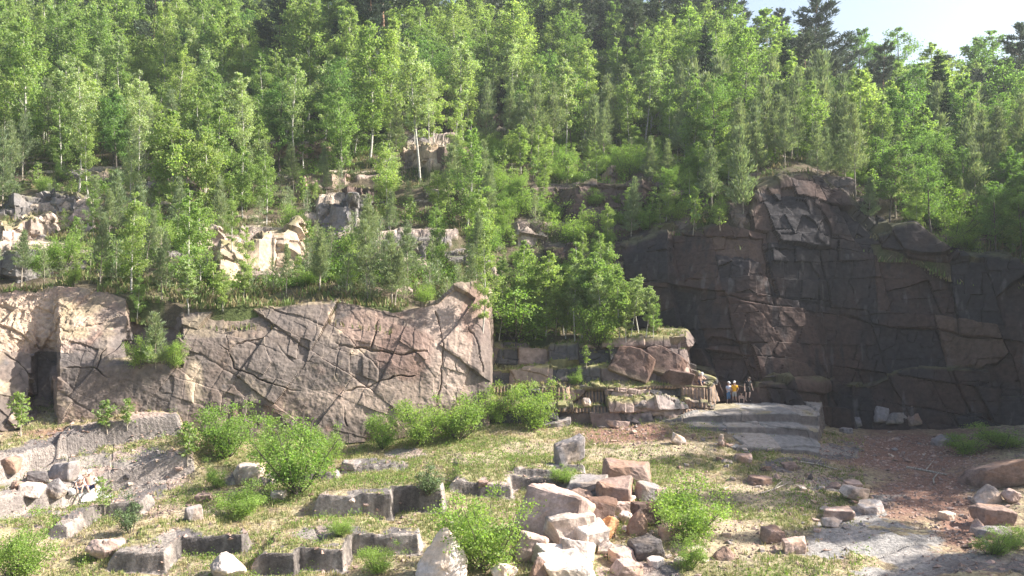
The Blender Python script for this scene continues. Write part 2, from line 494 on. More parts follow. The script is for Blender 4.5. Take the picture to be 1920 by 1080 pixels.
def carve(V, big, small, dirs1, dirs2, s, a1=0.5, a2=0.14, tilt=0.35, crack=0.16):
    """break a smooth rock sheet into tilted joint blocks; returns the sheet and the two block fields"""
    N = smooth_rows(normals(V), 5)
    W = V + 0.22 * np.stack([fbm(V, 0.35, 2, s + 1), fbm(V, 0.35, 2, s + 2), fbm(V, 0.35, 2, s + 3)], -1) + 0.05 * np.stack([fbm(V, 2.3, 2, s + 4), fbm(V, 2.3, 2, s + 5), fbm(V, 2.3, 2, s + 6)], -1)
    h1, d1, e1 = joints(W, dirs1, big, s)
    h2, d2, e2 = joints(W, dirs2, small, s + 200, 16)
    off = a1 * (h1[0] - 0.5) * 2 + tilt * ((h1[1] - .5) * d1[..., 0] * big[0] + (h1[2] - .5) * d1[..., 1] * big[1] + (h1[4] - .5) * d1[..., 2] * big[2])
    sel = sstep(0.32, 0.45, h1[3])                                   # only some blocks are shattered further
    t2 = ((h2[1] - .5) * d2[..., 0] * small[0] + (h2[2] - .5) * d2[..., 1] * small[1])
    off = off + (0.2 + 0.8 * sel) * (a2 * (h2[0] - 0.5) * 2 + 0.5 * tilt * t2)
    cm = sstep(-0.15, 0.25, fbm(V, 0.45, 2, s + 15))
    off = off - crack * cm * np.exp(-(e1 / 0.05) ** 2) - crack * 0.4 * sel * cm * np.exp(-(e2 / 0.04) ** 2)
    off = off + 0.10 * fbm(V, 0.9, 4, s + 9) + 0.025 * fbm(V, 5, 3, s + 19)
    return V + N * off[..., None], N, (h1, d1, e1), (h2, d2, e2)

def streaks(V, s, f=1.6):
    return fbm(V * np.array((1, 1, 0.10)), f, 4, s)

# ---- sunlit cliff
def lc(px, f, a, b, c, d, t):
    return (px, [f, a, b, c, d, t, (t[0] - 40, t[1] + 5)])
LC = [lc(-700, (800, 42), (745, 42.7), (690, 43.4), (676, 43.6), (620, 44.5), (540, 46)),
      lc(0, (806, 45.0), (745, 46.0), (690, 47.2), (676, 47.6), (620, 49), (548, 51.2)),
      lc(58, (804, 45.8), (745, 46.8), (690, 48.0), (676, 48.4), (628, 49.4), (546, 51.2)),
      lc(70, (802, 46.2), (752, 48.8), (690, 49.8), (676, 49.8), (632, 49.6), (546, 51.2)),
      lc(102, (802, 46.2), (760, 49.0), (690, 49.9), (676, 49.9), (636, 49.6), (545, 51.2)),
      lc(112, (804, 45.6), (750, 45.9), (690, 46.2), (676, 46.4), (640, 47.0), (542, 51)),
      lc(200, (812, 45.9), (750, 46.3), (690, 46.7), (676, 47.0), (630, 48.0), (548, 51)),
      lc(236, (815, 46.1), (750, 46.5), (686, 46.9), (676, 48.0), (622, 48.8), (560, 50.6)),
      lc(250, (815, 46.2), (750, 46.6), (684, 47.0), (678, 49.4), (640, 50.2), (592, 50.8)),
      lc(328, (822, 46.6), (752, 46.9), (684, 47.3), (680, 49.0), (650, 49.8), (596, 50.4)),
      lc(342, (822, 46.7), (752, 47.0), (690, 47.4), (678, 47.5), (636, 48.0), (590, 49.6)),
      lc(430, (826, 47.1), (752, 47.5), (690, 47.9), (678, 48.0), (632, 48.5), (582, 49.8)),
      lc(560, (832, 47.8), (750, 48.2), (690, 48.6), (678, 48.7), (630, 49.3), (572, 50.6)),
      lc(640, (832, 48.3), (750, 48.7), (690, 49.1), (678, 49.2), (625, 49.9), (563, 51.2)),
      lc(730, (824, 48.9), (750, 49.3), (690, 49.7), (678, 49.8), (635, 50.4), (585, 51.4)),
      lc(820, (812, 49.6), (750, 50.0), (690, 50.4), (678, 50.5), (630, 51.1), (562, 52.4)),
      lc(852, (808, 49.9), (750, 50.3), (690, 50.7), (678, 50.8), (620, 51.5), (536, 53.0)),
      lc(900, (804, 50.4), (750, 50.8), (690, 51.2), (678, 51.3), (620, 52.1), (532, 53.8)),
      lc(918, (802, 50.8), (750, 51.1), (690, 51.6), (678, 51.7), (625, 52.5), (565, 54.2)),
      lc(934, (800, 54.0), (745, 57.5), (690, 59.0), (678, 59.2), (640, 59.6), (600, 60.0))]
V, lpx = loft(LC, [75, 60, 24, 50, 70, 30], 1.6)
NPX, NPY = topix(V)
CR = [[(398, 640), (430, 655, 1.5), (498, 628, 2.0), (520, 620)], [(498, 628), (560, 690), (575, 735), (640, 738)], [(575, 585), (610, 625, 1.6), (640, 648, 1.8), (700, 650), (760, 664, 1.5), (800, 662)],
      [(520, 618), (556, 588), (572, 570)], [(600, 750), (640, 735, 2.2), (690, 728), (740, 705), (775, 700)], [(640, 648), (625, 700), (640, 735)], [(112, 688), (180, 690), (240, 735), (330, 742)],
      [(345, 690), (372, 680), (420, 610)], [(420, 610), (440, 690), (500, 720), (575, 735)], [(820, 580), (830, 680), (822, 760)], [(640, 735), (650, 800)], [(0, 600), (60, 596), (130, 620), (220, 596)], [(0, 660), (40, 690), (62, 720)],
      [(560, 690), (640, 648)], [(700, 650), (715, 580)], [(870, 600), (890, 640), (905, 700)], [(240, 735), (262, 690)], [(180, 690), (205, 640)], [(330, 742), (345, 800)]]
ck = crackmask(NPX + 9 * fbm(V, 0.9, 4, 91), NPY + 9 * fbm(V, 0.9, 4, 92), CR)
V2, N, B1, B2 = carve(V, (4.6, 3.6, 5.0), (1.3, 1.0, 1.6), ((0.55, 0.1, 0.8), (0.85, 0.1, -0.5), (0.2, 0.9, 0.2)), ((0.3, 0.1, 0.9), (0.9, 0.2, -0.3), (0.2, 0.9, 0)), 101, a1=0.17, a2=0.08, tilt=0.10, crack=0.05)
V2 = V2 - N * (0.30 * sstep(-0.25, 0.4, fbm(V, 0.6, 2, 96)) * np.exp(-(ck / np.maximum(0.5, 0.9 + 0.9 * fbm(V, 1.8, 3, 95))) ** 2))[..., None]
V2 = V + (V2 - V) * (1 - 0.75 * sstep(895, 912, NPX))[..., None]
pit = fbm(V, 2.5, 4, 61)
rough_r = sstep(760, 860, NPX) * 0 + (1 - sstep(60, 260, NPX)) * (NPY < 660)
V2 = V2 - N * ((0.06 + 0.22 * rough_r) * np.abs(pit))[..., None]
h1, d1, e1 = B1; h2, d2, e2 = B2
st = streaks(V, 7)
pat = sstep(0.15, 0.75, h1[3] * 0.6 + 0.5 * fbm(V, 0.35, 4, 3) + 0.25 * st + 0.30 + 0.18 * sstep(380, 560, NPX) * (1 - sstep(640, 760, NPX)) - 0.5 * rough_r)
col = mixc(np.broadcast_to(np.array((0.255, 0.18, 0.14)), V.shape), (0.15, 0.12, 0.105), pat)
col = mixc(col, DARK * 1.25, sstep(0.25, 0.55, fbm(V, 0.8, 5, 13, 0.6) + 0.25 * st) * 0.75 * (1 - 0.8 * rough_r))
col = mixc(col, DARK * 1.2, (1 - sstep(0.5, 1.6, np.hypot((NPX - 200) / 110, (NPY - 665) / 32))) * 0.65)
col = mixc(col, TAN, sstep(0.30, 0.55, fbm(V, 1.4, 4, 29) + 0.4 * (h2[2] - 0.5)) * 0.65)
col = mixc(col, PINK, rough_r * 0.55)
col = mixc(col, (0.46, 0.37, 0.29), np.exp(-(ck / 6) ** 2) * 0.3 * sstep(-0.2, 0.3, fbm(V, 1.2, 2, 5)))
col = mixc(col, (0.25, 0.15, 0.11), sstep(0.3, 0.6, fbm(V, 0.9, 3, 83)) * 0.5)
CN = 0.35 * fbm(V, 0.5, 4, 511) + 0.15 * fbm(V, 2.0, 3, 512)
def cliff_blob(x, y, rx, ry):
    return 1 - sstep(0.75, 1.1, np.hypot((NPX - x) / rx, (NPY - y) / ry) + CN)
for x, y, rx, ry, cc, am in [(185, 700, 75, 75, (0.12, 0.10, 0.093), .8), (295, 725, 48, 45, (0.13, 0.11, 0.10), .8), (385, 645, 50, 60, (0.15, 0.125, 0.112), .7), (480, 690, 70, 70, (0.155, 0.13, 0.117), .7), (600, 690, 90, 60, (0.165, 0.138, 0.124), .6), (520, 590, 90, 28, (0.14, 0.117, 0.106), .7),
                             (850, 650, 60, 110, (0.40, 0.31, 0.26), .7), (60, 600, 130, 55, (0.44, 0.33, 0.25), .8), (365, 710, 20, 50, (0.48, 0.38, 0.28), .7), (690, 615, 60, 40, (0.31, 0.215, 0.175), .7), (700, 750, 120, 40, (0.36, 0.28, 0.23), .6), (760, 660, 60, 50, (0.19, 0.12, 0.10), .6), (890, 590, 26, 60, (0.24, 0.16, 0.13), .8), (905, 690, 24, 90, (0.12, 0.10, 0.095), .7)]:
    col = mixc(col, cc, cliff_blob(x, y, rx, ry) * am)
up = sstep(0.55, 0.85, N[..., 2])
col = mixc(col, (0.25, 0.2, 0.13), up * sstep(-0.3, 0.3, fbm(V, 0.9, 3, 33)) * 0.8)
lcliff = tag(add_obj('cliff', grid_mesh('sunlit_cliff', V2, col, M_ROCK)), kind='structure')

# ---- stepped ledges at the foot of the wooded bench
def mc(px, *r):
    return (px, list(r))
MC = [mc(900, (806, 51.2), (757, 51.4), (751, 52.4), (725, 52.6), (719, 53.6), (692, 53.8), (685, 54.8), (652, 55.0), (641, 57.2), (630, 59)),
      mc(985, (806, 51.2), (757, 51.4), (751, 52.4), (725, 52.6), (720, 53.4), (692, 53.6), (684, 54.8), (650, 55.0), (640, 57.0), (628, 59)),
      mc(1058, (806, 51.1), (764, 51.3), (757, 52.3), (727, 52.5), (721, 53.5), (690, 53.7), (682, 54.7), (650, 54.9), (637, 57.0), (626, 59)),
      mc(1064, (806, 51.3), (764, 51.5), (758, 52.6), (730, 53.1), (722, 53.8), (690, 54.0), (682, 54.7), (652, 54.9), (637, 57.0), (626, 59)),
      mc(1100, (803, 51.4), (758, 51.6), (754, 52.6), (727, 52.8), (717, 53.6), (690, 53.8), (682, 54.5), (645, 54.8), (634, 57.0), (624, 59)),
      mc(1180, (800, 51.0), (757, 51.5), (754, 52.3), (726, 52.6), (716, 53.2), (690, 53.6), (684, 54.5), (642, 55.0), (630, 57.0), (622, 59)),
      mc(1240, (793, 51.5), (750, 51.9), (746, 52.6), (720, 52.8), (714, 53.5), (692, 53.8), (686, 54.5), (636, 55.2), (629, 57.0), (620, 59)),
      mc(1282, (785, 52.0), (746, 52.3), (743, 53.0), (722, 53.2), (717, 53.8), (697, 54.0), (692, 54.5), (634, 55.4), (630, 57.0), (622, 59)),
      mc(1293, (780, 52.2), (748, 52.5), (746, 53.0), (723, 53.2), (719, 54.4), (702, 54.7), (699, 55.0), (650, 55.9), (646, 57.0), (640, 59)),
      mc(1300, (776, 52.3), (752, 52.5), (750, 52.9), (723, 53.1), (720, 54.6), (718, 55.0), (717, 55.3), (700, 56.2), (698, 57.0), (695, 59)),
      mc(1334, (768, 52.6), (760, 52.7), (757, 52.9), (724, 53.1), (721, 54.8), (719, 55.2), (718, 55.5), (715, 56.2), (714, 57.0), (712, 59)),
      mc(1340, (766, 52.8), (762, 53.0), (760, 54.0), (757, 55.6), (754, 56.2), (752, 56.5), (750, 56.8), (748, 57.2), (746, 58.0), (745, 59))]
V, mpx = loft(MC, [34, 12, 26, 14, 26, 14, 34, 26, 16], 1.3, top_hill=False)
V2, N, B1, B2 = carve(V, (1.25, 2.4, 2.2), (0.8, 0.7, 1.0), ((0, 0.02, 1), (1, 0.25, 0.1), (-0.2, 1, 0)), ((0.2, 0.1, 1), (1, 0.1, -0.2), (0.1, 1, 0)), 201, a1=0.34, a2=0.12, tilt=0.3, crack=0.14)
h1, d1, e1 = B1; h2, d2, e2 = B2
NPX, NPY = topix(V)
face_m = 1 - sstep(0.3, 0.7, N[..., 2])
drill = 0.5 + 0.5 * np.sin(V[..., 0] * 30 + 2 * fbm(V, 0.5, 2, 8))
dm = face_m * ((NPY > 722) & (NPY < 775)) * (h1[2] > 0.3)
V2 = V2 - N * (0.07 * drill * dm)[..., None]
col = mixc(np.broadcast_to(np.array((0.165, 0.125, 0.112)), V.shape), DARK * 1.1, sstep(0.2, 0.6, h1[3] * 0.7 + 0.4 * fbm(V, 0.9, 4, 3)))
col = mixc(col, PINK * 0.9, sstep(0.72, 0.85, h1[1] + 0.2 * fbm(V, 1.1, 3, 6)) * 0.8)
col = mixc(col, (0.38, 0.25, 0.16), dm * (1 - drill) * 0.7)
col = mixc(col, (0.42, 0.34, 0.31), (np.hypot((NPX - 1225) / 55, (NPY - 770) / 30) < 1) * 0.8 * sstep(-.3, .2, fbm(V, 2, 3, 9)))
up = sstep(0.45, 0.8, N[..., 2])
col = mixc(col, (0.24, 0.22, 0.10), up * sstep(-0.45, 0.1, fbm(V, 0.9, 3, 33)) * 0.9)
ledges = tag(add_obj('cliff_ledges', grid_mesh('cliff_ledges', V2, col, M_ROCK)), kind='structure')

# ---- the flat rock shelf where the children stand, in three low tiers
SCL = [mc(1165, (815, 51.2), (812, 51.3), (807, 51.8), (806, 51.9), (803, 52.2), (802, 52.3), (800, 53.5)),
       mc(1240, (822, 50.0), (815, 50.1), (803, 51.0), (800, 51.1), (796, 51.5), (791, 51.6), (784, 53.2)),
       mc(1300, (836, 48.4), (825, 48.5), (806, 50.2), (798, 50.3), (790, 51.2), (779, 51.3), (763, 53.8)),
       mc(1380, (852, 47.0), (838, 47.1), (812, 49.6), (800, 49.7), (792, 50.6), (777, 50.7), (754, 55.2)),
       mc(1460, (858, 47.1), (840, 47.2), (815, 49.6), (800, 49.7), (790, 51.0), (774, 51.1), (750, 56.2)),
       mc(1505, (862, 47.4), (843, 47.5), (818, 49.7), (803, 49.8), (794, 51.2), (776, 51.3), (750, 56.8)),
       mc(1538, (866, 47.8), (848, 47.9), (824, 49.9), (808, 50.0), (799, 51.6), (779, 51.7), (752, 57.4)),
       mc(1546, (868, 48.2), (862, 48.6), (840, 50.6), (834, 51.2), (826, 52.2), (812, 52.8), (790, 57.8)),
       mc(1556, (870, 48.6), (868, 49.2), (852, 51.4), (848, 52.2), (838, 53.2), (828, 54.2), (812, 58.2))]
V, spx = loft(SCL, [16, 40, 18, 26, 22, 50], 1.2, top_hill=False)
V2, N, B1, B2 = carve(V, (2.2, 3.2, 2.6), (0.9, 1.3, 1.1), ((0, 0.02, 1), (1, 0.35, 0.05), (-0.35, 1, 0)), ((0.1, 0, 1), (1, -0.2, 0.1), (0.2, 1, 0)), 221, a1=0.10, a2=0.05, tilt=0.05, crack=0.10)
h1, d1, e1 = B1; h2, d2, e2 = B2
col = mixc(np.broadcast_to(np.array((0.235, 0.225, 0.22)), V.shape), (0.33, 0.29, 0.26), sstep(0.4, 0.7, h1[3] + 0.3 * fbm(V, 0.9, 3, 5)))
col = mixc(col, (0.13, 0.12, 0.12), sstep(0.2, 0.5, fbm(V, 0.7, 4, 9)) * 0.7)
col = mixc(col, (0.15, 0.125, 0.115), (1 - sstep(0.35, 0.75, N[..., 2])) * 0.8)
col = mixc(col, (0.30, 0.25, 0.15), sstep(0.6, 0.9, N[..., 2]) * sstep(0.12, 0.4, fbm(V, 0.6, 4, 33)) * 0.8)
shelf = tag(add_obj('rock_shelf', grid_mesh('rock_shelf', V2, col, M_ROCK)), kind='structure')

# ---- shaded cliff
def rc(px, *r):
    return (px, list(r) + [(r[-1][0] - 40, r[-1][1] + 5)])
RC = [rc(1120, (660, 61.0), (640, 61.1), (635, 61.6), (600, 62.2), (540, 62.8), (488, 63.6)),
      rc(1180, (660, 60.2), (640, 60.4), (635, 60.9), (600, 61.4), (530, 62.0), (470, 63.0)),
      rc(1240, (665, 59.4), (645, 59.6), (640, 60.2), (590, 60.7), (520, 61.3), (448, 62.4)),
      rc(1300, (735, 57.2), (690, 57.6), (684, 58.2), (590, 59.2), (515, 60.0), (436, 61.2)),
      rc(1335, (762, 55.8), (700, 56.4), (694, 57.2), (590, 58.4), (510, 59.2), (431, 60.4)),
      rc(1405, (766, 55.0), (722, 55.3), (716, 56.3), (600, 57.4), (505, 58.2), (418, 59.6)),
      rc(1425, (766, 55.0), (722, 55.3), (716, 56.4), (600, 57.4), (490, 58.3), (362, 61.0)),
      rc(1500, (782, 55.6), (722, 56.0), (715, 57.0), (600, 57.9), (480, 58.8), (334, 61.8)),
      rc(1535, (790, 56.0), (722, 56.4), (715, 57.4), (600, 58.2), (480, 59.2), (332, 62.0)),
      rc(1552, (806, 57.6), (722, 57.8), (715, 58.4), (600, 58.8), (480, 59.6), (345, 61.8)),
      rc(1605, (806, 57.2), (722, 57.4), (715, 58.2), (600, 58.6), (500, 59.3), (410, 60.3)),
      rc(1640, (806, 56.6), (716, 56.8), (709, 57.7), (600, 58.1), (520, 58.8), (450, 59.6)),
      rc(1710, (806, 55.8), (692, 56.1), (686, 56.9), (600, 57.3), (520, 57.9), (428, 58.8)),
      rc(1790, (806, 55.0), (690, 55.3), (684, 56.1), (600, 56.4), (540, 56.9), (492, 57.4)),
      rc(1860, (806, 54.2), (694, 54.5), (688, 55.2), (600, 55.6), (540, 56.0), (496, 56.5)),
      rc(1876, (806, 54.0), (748, 54.4), (744, 54.8), (600, 55.4), (540, 55.8), (496, 56.3)),
      rc(1925, (808, 53.2), (752, 53.6), (746, 54.0), (600, 54.6), (540, 55.0), (494, 55.5)),
      rc(2200, (822, 47.0), (750, 47.4), (745, 47.8), (620, 48.2), (540, 48.6), (440, 49.3)),
      rc(2600, (850, 40), (750, 40.3), (745, 40.6), (620, 41), (540, 41.4), (380, 42.2)),
      rc(3200, (860, 28), (750, 28.3), (745, 28.6), (620, 29), (540, 29.4), (300, 30))]
V, rpx = loft(RC, [60, 14, 90, 75, 80, 30], 1.6)
V2, N, B1, B2 = carve(V, (3.4, 3.0, 3.2), (1.1, 1.2, 1.2), ((0.12, 0, 1), (0.9, -0.3, 0.35), (0.3, 0.9, 0.1)), ((0, 0.1, 1), (0.95, -0.3, -0.2), (0.3, 0.9, 0)), 301, a1=0.28, a2=0.13, tilt=0.20, crack=0.08)
h1, d1, e1 = B1; h2, d2, e2 = B2
NPX, NPY = topix(V)
h3, d3, e3 = joints(V + 0.3 * fbm(V, 0.4, 2, 4)[..., None], ((0.16, 0, 1), (0.9, -0.3, 0.3), (0.3, 0.9, 0)), (4.6, 5.5, 9.0), 351)
V2 = V2 + N * (0.9 * (h3[0] - 0.5) + 0.10 * ((h3[1] - .5) * d3[..., 0] * 6 + (h3[2] - .5) * d3[..., 1] * 6) - 0.18 * np.exp(-(e3 / 0.05) ** 2) * sstep(-0.1, 0.2, fbm(V, 0.4, 2, 97)))[..., None]
st = streaks(V, 17)
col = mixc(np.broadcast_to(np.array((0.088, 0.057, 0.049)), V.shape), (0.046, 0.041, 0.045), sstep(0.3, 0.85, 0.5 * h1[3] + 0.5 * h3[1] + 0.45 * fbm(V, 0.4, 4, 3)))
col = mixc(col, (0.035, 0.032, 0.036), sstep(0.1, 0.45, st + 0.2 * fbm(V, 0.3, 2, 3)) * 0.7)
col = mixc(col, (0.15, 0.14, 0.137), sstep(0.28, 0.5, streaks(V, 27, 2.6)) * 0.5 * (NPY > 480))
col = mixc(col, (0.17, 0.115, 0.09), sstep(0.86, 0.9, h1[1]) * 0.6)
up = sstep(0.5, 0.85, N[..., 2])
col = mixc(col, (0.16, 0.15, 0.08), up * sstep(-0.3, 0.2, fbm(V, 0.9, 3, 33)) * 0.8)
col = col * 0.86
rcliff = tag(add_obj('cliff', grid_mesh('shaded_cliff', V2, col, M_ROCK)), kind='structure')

# ------------------------------------------------------------------ wooded hillside, in benches of broken rock
fpx = np.array([c[0] for c in LC] + [945, 1000, 1110] + [c[0] for c in RC[1:]], float)
fD = np.array([c[1][5][1] for c in LC] + [57.0, 57.0, 57.4] + [c[1][5][1] for c in RC[1:]], float)
fD[19] = 57.0
def front(px):
    return np.interp(px, fpx, fD)

def rock_open(PX, PY):
    """where the photo shows bare rock between the trees: (x, y, half width, half height, how much it stands out)"""
    o = np.zeros(PX.shape)
    for x, y, w, h, a in OPEN:
        o = np.maximum(o, a * (1 - sstep(0.6, 1.15, np.sqrt(((PX - x) / w) ** 2 + ((PY - y) / h) ** 2))))
    return o
OPEN = [(335, 340, 60, 24, 1.6), (150, 405, 95, 22, 1.2), (490, 475, 90, 60, 1.5), (380, 462, 40, 32, 1.3), (640, 405, 55, 50, 1.3), (690, 360, 40, 45, 1.0), (790, 290, 55, 45, 1.2), (840, 290, 40, 40, 1.2),
        (550, 285, 60, 20, 1.0), (60, 470, 80, 40, 1.0), (770, 470, 50, 40, 1.0), (1060, 400, 110, 60, 1.3), (1170, 360, 70, 40, 1.2), (1240, 320, 60, 30, 0.7), (1000, 440, 60, 50, 1.2), (900, 230, 80, 30, 1.0),
        (20, 420, 60, 30, 0.9), (160, 330, 50, 16, 0.9), (700, 330, 40, 20, 0.8), (1040, 480, 60, 50, 1.0), (60, 390, 60, 20, 1.0), (860, 470, 60, 40, 0.8), (800, 380, 30, 60, 1.0), (1480, 345, 60, 30, 0.9)]

def hill_z(x, y, full=False):
    P = np.stack([x, y, 0 * x], -1)
    b = HILL(x, y)
    px, py = topix(np.stack([x, y, b], -1))
    soil = b + 0.4 * fbm(P, 0.18, 3, 400) + 0.12 * fbm(P, 0.9, 3, 401)
    zc, dx, dy, h = terrace(x, y, HILL, 4.6, 3.6, 14, 410)
    cpx, cpy = topix(np.stack([x - dx, np.maximum(y - dy, 20), zc], -1))
    o = rock_open(cpx, cpy)
    dist = np.hypot(x, y)
    blk = zc + 0.9 * (h[0] - 0.62) + (h[1] - 0.5) * 0.22 * dx + (h[2] - 0.35) * 0.18 * dy - 0.55 + 0.85 * o
    zc2, dx2, dy2, hh = terrace(x, y, HILL, 1.7, 1.3, -8, 470)
    blk2 = zc2 + 0.5 * (hh[0] - 0.75) + (hh[1] - .5) * 0.3 * dx2 - 0.5 + 0.35 * o
    fade = 1 - sstep(100, 125, dist)
    near = sstep(0.3, 2.2, y - front(px))
    blk = np.maximum(blk, blk2) - 1.2 * (1 - near) - 3 * (1 - fade)
    z = np.maximum(soil - 0.5 * o, blk)
    if full:
        return z, blk - soil + 0.5 * o, h, hh, o, P
    return z

hpx = np.concatenate([np.linspace(-1500, -120, 150, endpoint=False), np.linspace(-120, 2040, 1000, endpoint=False), np.linspace(2040, 3200, 130)])
tt = np.concatenate([np.linspace(0, 0.34, 330, endpoint=False), np.linspace(0.34, 1, 140)])
PX, T = np.meshgrid(hpx, tt)
F0 = front(PX) + 0.15
DD = F0 + (330 - F0) * T ** 1.7
DD = np.where(T == 0, F0 - 0.6, DD)
X, Y = (PX - 960) / FPX * DD, DD
Z, ex, h, hh, o, P = hill_z(X, Y, True)
Zs = HILL(X, Y)
Z = Zs + blur(Z - Zs, 3)
Z = np.where(T == 0, Z - 1.2, Z)
V = np.stack([X, Y, Z], -1)
N = smooth_rows(normals(V), 1)
hj, dj, ej = joints(V + 0.1 * fbm(V, 1.0, 3, 455)[..., None], ((0.2, 0.1, 1), (0.9, -0.2, -0.2), (0.2, 0.9, 0)), (1.1, 1.3, 1.6), 451, 16)
V = V + N * (sstep(0.0, 0.3, ex) * (0.22 * (hj[0] - .5) + 0.25 * ((hj[1] - .5) * dj[..., 0] + (hj[2] - .5) * dj[..., 1]) - 0.08 * np.exp(-(ej / .06) ** 2)) + 0.03 * fbm(V, 3, 3, 456))[..., None]
GRIDS['hill'] = (hpx, DD, V[..., 2])
n1 = fbm(V, 0.5, 4, 420); n2 = fbm(V, 2.5, 3, 430)
soilc = mixc(np.broadcast_to(np.array((0.115, 0.09, 0.06)), V.shape), (0.075, 0.095, 0.03), sstep(-0.25, 0.3, n1 + 0.4 * n2))
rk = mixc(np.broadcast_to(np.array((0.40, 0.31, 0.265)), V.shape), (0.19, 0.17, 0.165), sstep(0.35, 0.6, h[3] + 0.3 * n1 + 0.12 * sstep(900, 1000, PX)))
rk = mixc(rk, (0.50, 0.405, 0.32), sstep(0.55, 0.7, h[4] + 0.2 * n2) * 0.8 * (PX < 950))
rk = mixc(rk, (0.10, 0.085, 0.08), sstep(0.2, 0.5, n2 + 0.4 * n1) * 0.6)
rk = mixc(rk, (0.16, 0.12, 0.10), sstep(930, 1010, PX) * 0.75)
rkm = sstep(0.02, 0.12, ex + 0.06 * n2)
nv = normals(V)
flatm = sstep(0.75, 0.95, np.abs(nv[..., 2])) * (0.75 - 0.45 * (o > 0.9))
rkc = mixc(rk, soilc * 1.5, flatm * sstep(-0.4, 0.2, n1 + n2))
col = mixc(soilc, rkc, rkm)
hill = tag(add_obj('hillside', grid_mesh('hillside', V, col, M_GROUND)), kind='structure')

# ---- long broken rock steps on the slope: (x, y) of the foot line in the photo, height in photo pixels, lean, tone
TONES = {'pale': (0.43, 0.345, 0.29), 'tan': (0.45, 0.35, 0.265), 'grey': (0.20, 0.185, 0.18), 'umber': (0.125, 0.088, 0.075), 'pink': (0.36, 0.26, 0.215)}
def hill_hit(px, py):
    D = np.linspace(max(48, float(front(px)) - 1), 140, 1200)
    Q = un(np.full(1200, px), np.full(1200, py), D)
    zz = np.interp(D, GRIDS['hill'][1][:, int(np.searchsorted(hpx, px))], GRIDS['hill'][2][:, int(np.searchsorted(hpx, px))])
    k = int(np.argmax(Q[:, 2] < zz))
    return D[k]
STEPS = [([(-60, 458), (30, 452), (115, 440)], 38, .8, 'pale'), ([(85, 432), (160, 424), (235, 408)], 30, .7, 'pale'), ([(10, 404), (80, 400), (160, 390)], 34, .5, 'grey'), ([(280, 364), (340, 362), (400, 354)], 44, 1.2, 'tan'),
         ([(340, 496), (385, 494), (420, 486)], 58, .8, 'pale'), ([(392, 552), (450, 545), (520, 530), (580, 492)], 78, 3.4, 'tan'), ([(585, 446), (640, 440), (700, 424)], 56, 1.6, 'grey'), ([(640, 396), (690, 394), (740, 384)], 46, .6, 'umber'),
         ([(480, 308), (550, 304), (625, 294)], 30, .6, 'pink'), ([(745, 322), (790, 322), (830, 318)], 52, 1.0, 'tan'), ([(812, 330), (850, 330), (895, 322)], 58, .6, 'umber'), ([(955, 458), (1010, 456), (1085, 446)], 40, .6, 'pale'),
         ([(985, 408), (1060, 412), (1140, 404), (1235, 388)], 66, 1.0, 'umber'), ([(725, 506), (770, 502), (805, 490)], 48, 1.8, 'grey'), ([(-60, 530), (40, 526), (125, 514)], 44, 1.0, 'grey'), ([(230, 470), (290, 462), (330, 452)], 26, .5, 'pale'),
         ([(1015, 508), (1060, 506), (1105, 496)], 44, .4, 'umber'), ([(830, 250), (890, 248), (950, 240)], 34, .5, 'umber'), ([(1130, 345), (1190, 342), (1260, 330)], 32, .5, 'pink'), ([(150, 345), (200, 342), (250, 334)], 22, .4, 'pale'), ([(560, 360), (610, 356), (660, 346)], 26, .5, 'pink')]
steps = []
for si, (line, hp, lean, tone) in enumerate(STEPS):
    lx = np.array([p[0] for p in line], float); ly = np.array([p[1] for p in line], float)
    cp = np.linspace(lx[0], lx[-1], 9)
    Dm = np.array([hill_hit(x, np.interp(x, lx, ly)) for x in cp])
    Dm = np.minimum(Dm, np.median(Dm) + 2.5)
    cols = []
    for q, x in enumerate(cp):
        y = np.interp(x, lx, ly) + 4; D = Dm[q] + rnd.uniform(-.35, .35) + (2.2 if q in (0, 8) else 0)
        hh_ = (1.22 if lx[0] < 640 else 1.0) * hp * rnd.uniform(.8, 1.08) * (.55 if q in (0, 8) else 1)
        k = D / (D + lean)
        top = 540 - (540 - (y - hh_)) * k if False else y - hh_
        zt = CAMZ - (top - 540) / FPX * (D + lean)
        bk = D + lean + 4.5
        cols.append((x, [(y + 14, D - .35), (top, D + lean), (540 - (zt + .25 - CAMZ) / bk * FPX, bk)]))
    Vs, _ = loft(cols, [max(24, int(hp / 1.3)), 34], 1.5, top_hill=False)
    V2, N, B1, B2 = carve(Vs, (1.5, 2.2, 2.0), (0.7, 0.9, 0.8), ((0.05, 0.1, 1), (1, 0.25, 0.15), (-0.2, 1, 0.1)), ((0.2, 0.1, 1), (1, 0.1, -0.3), (0.1, 1, 0)), 601 + si, a1=0.26, a2=0.12, tilt=0.28, crack=0.12)
    h1, h2 = B1[0], B2[0]
    base = np.array(TONES[tone])
    cs = mixc(np.broadcast_to(base, Vs.shape), base * 0.5, sstep(0.3, 0.65, 0.6 * h1[3] + 0.45 * fbm(Vs, 0.7, 4, 3)))
    cs = mixc(cs, (0.12, 0.105, 0.10), sstep(0.25, 0.5, fbm(Vs, 0.9, 4, 13) + .25 * streaks(Vs, 7)) * .7)
    cs = mixc(cs, base * np.array((1.15, 1.08, 1.0)), sstep(0.7, 0.85, h2[1]) * .6)
    cs = mixc(cs, (0.16, 0.15, 0.07), sstep(0.55, 0.9, N[..., 2]) * sstep(-0.3, 0.2, fbm(Vs, 0.9, 3, 33)) * .85)
    steps.append(tag(add_obj('rock_ledge', grid_mesh('rock_ledge', V2, cs, M_ROCK)), kind='structure'))

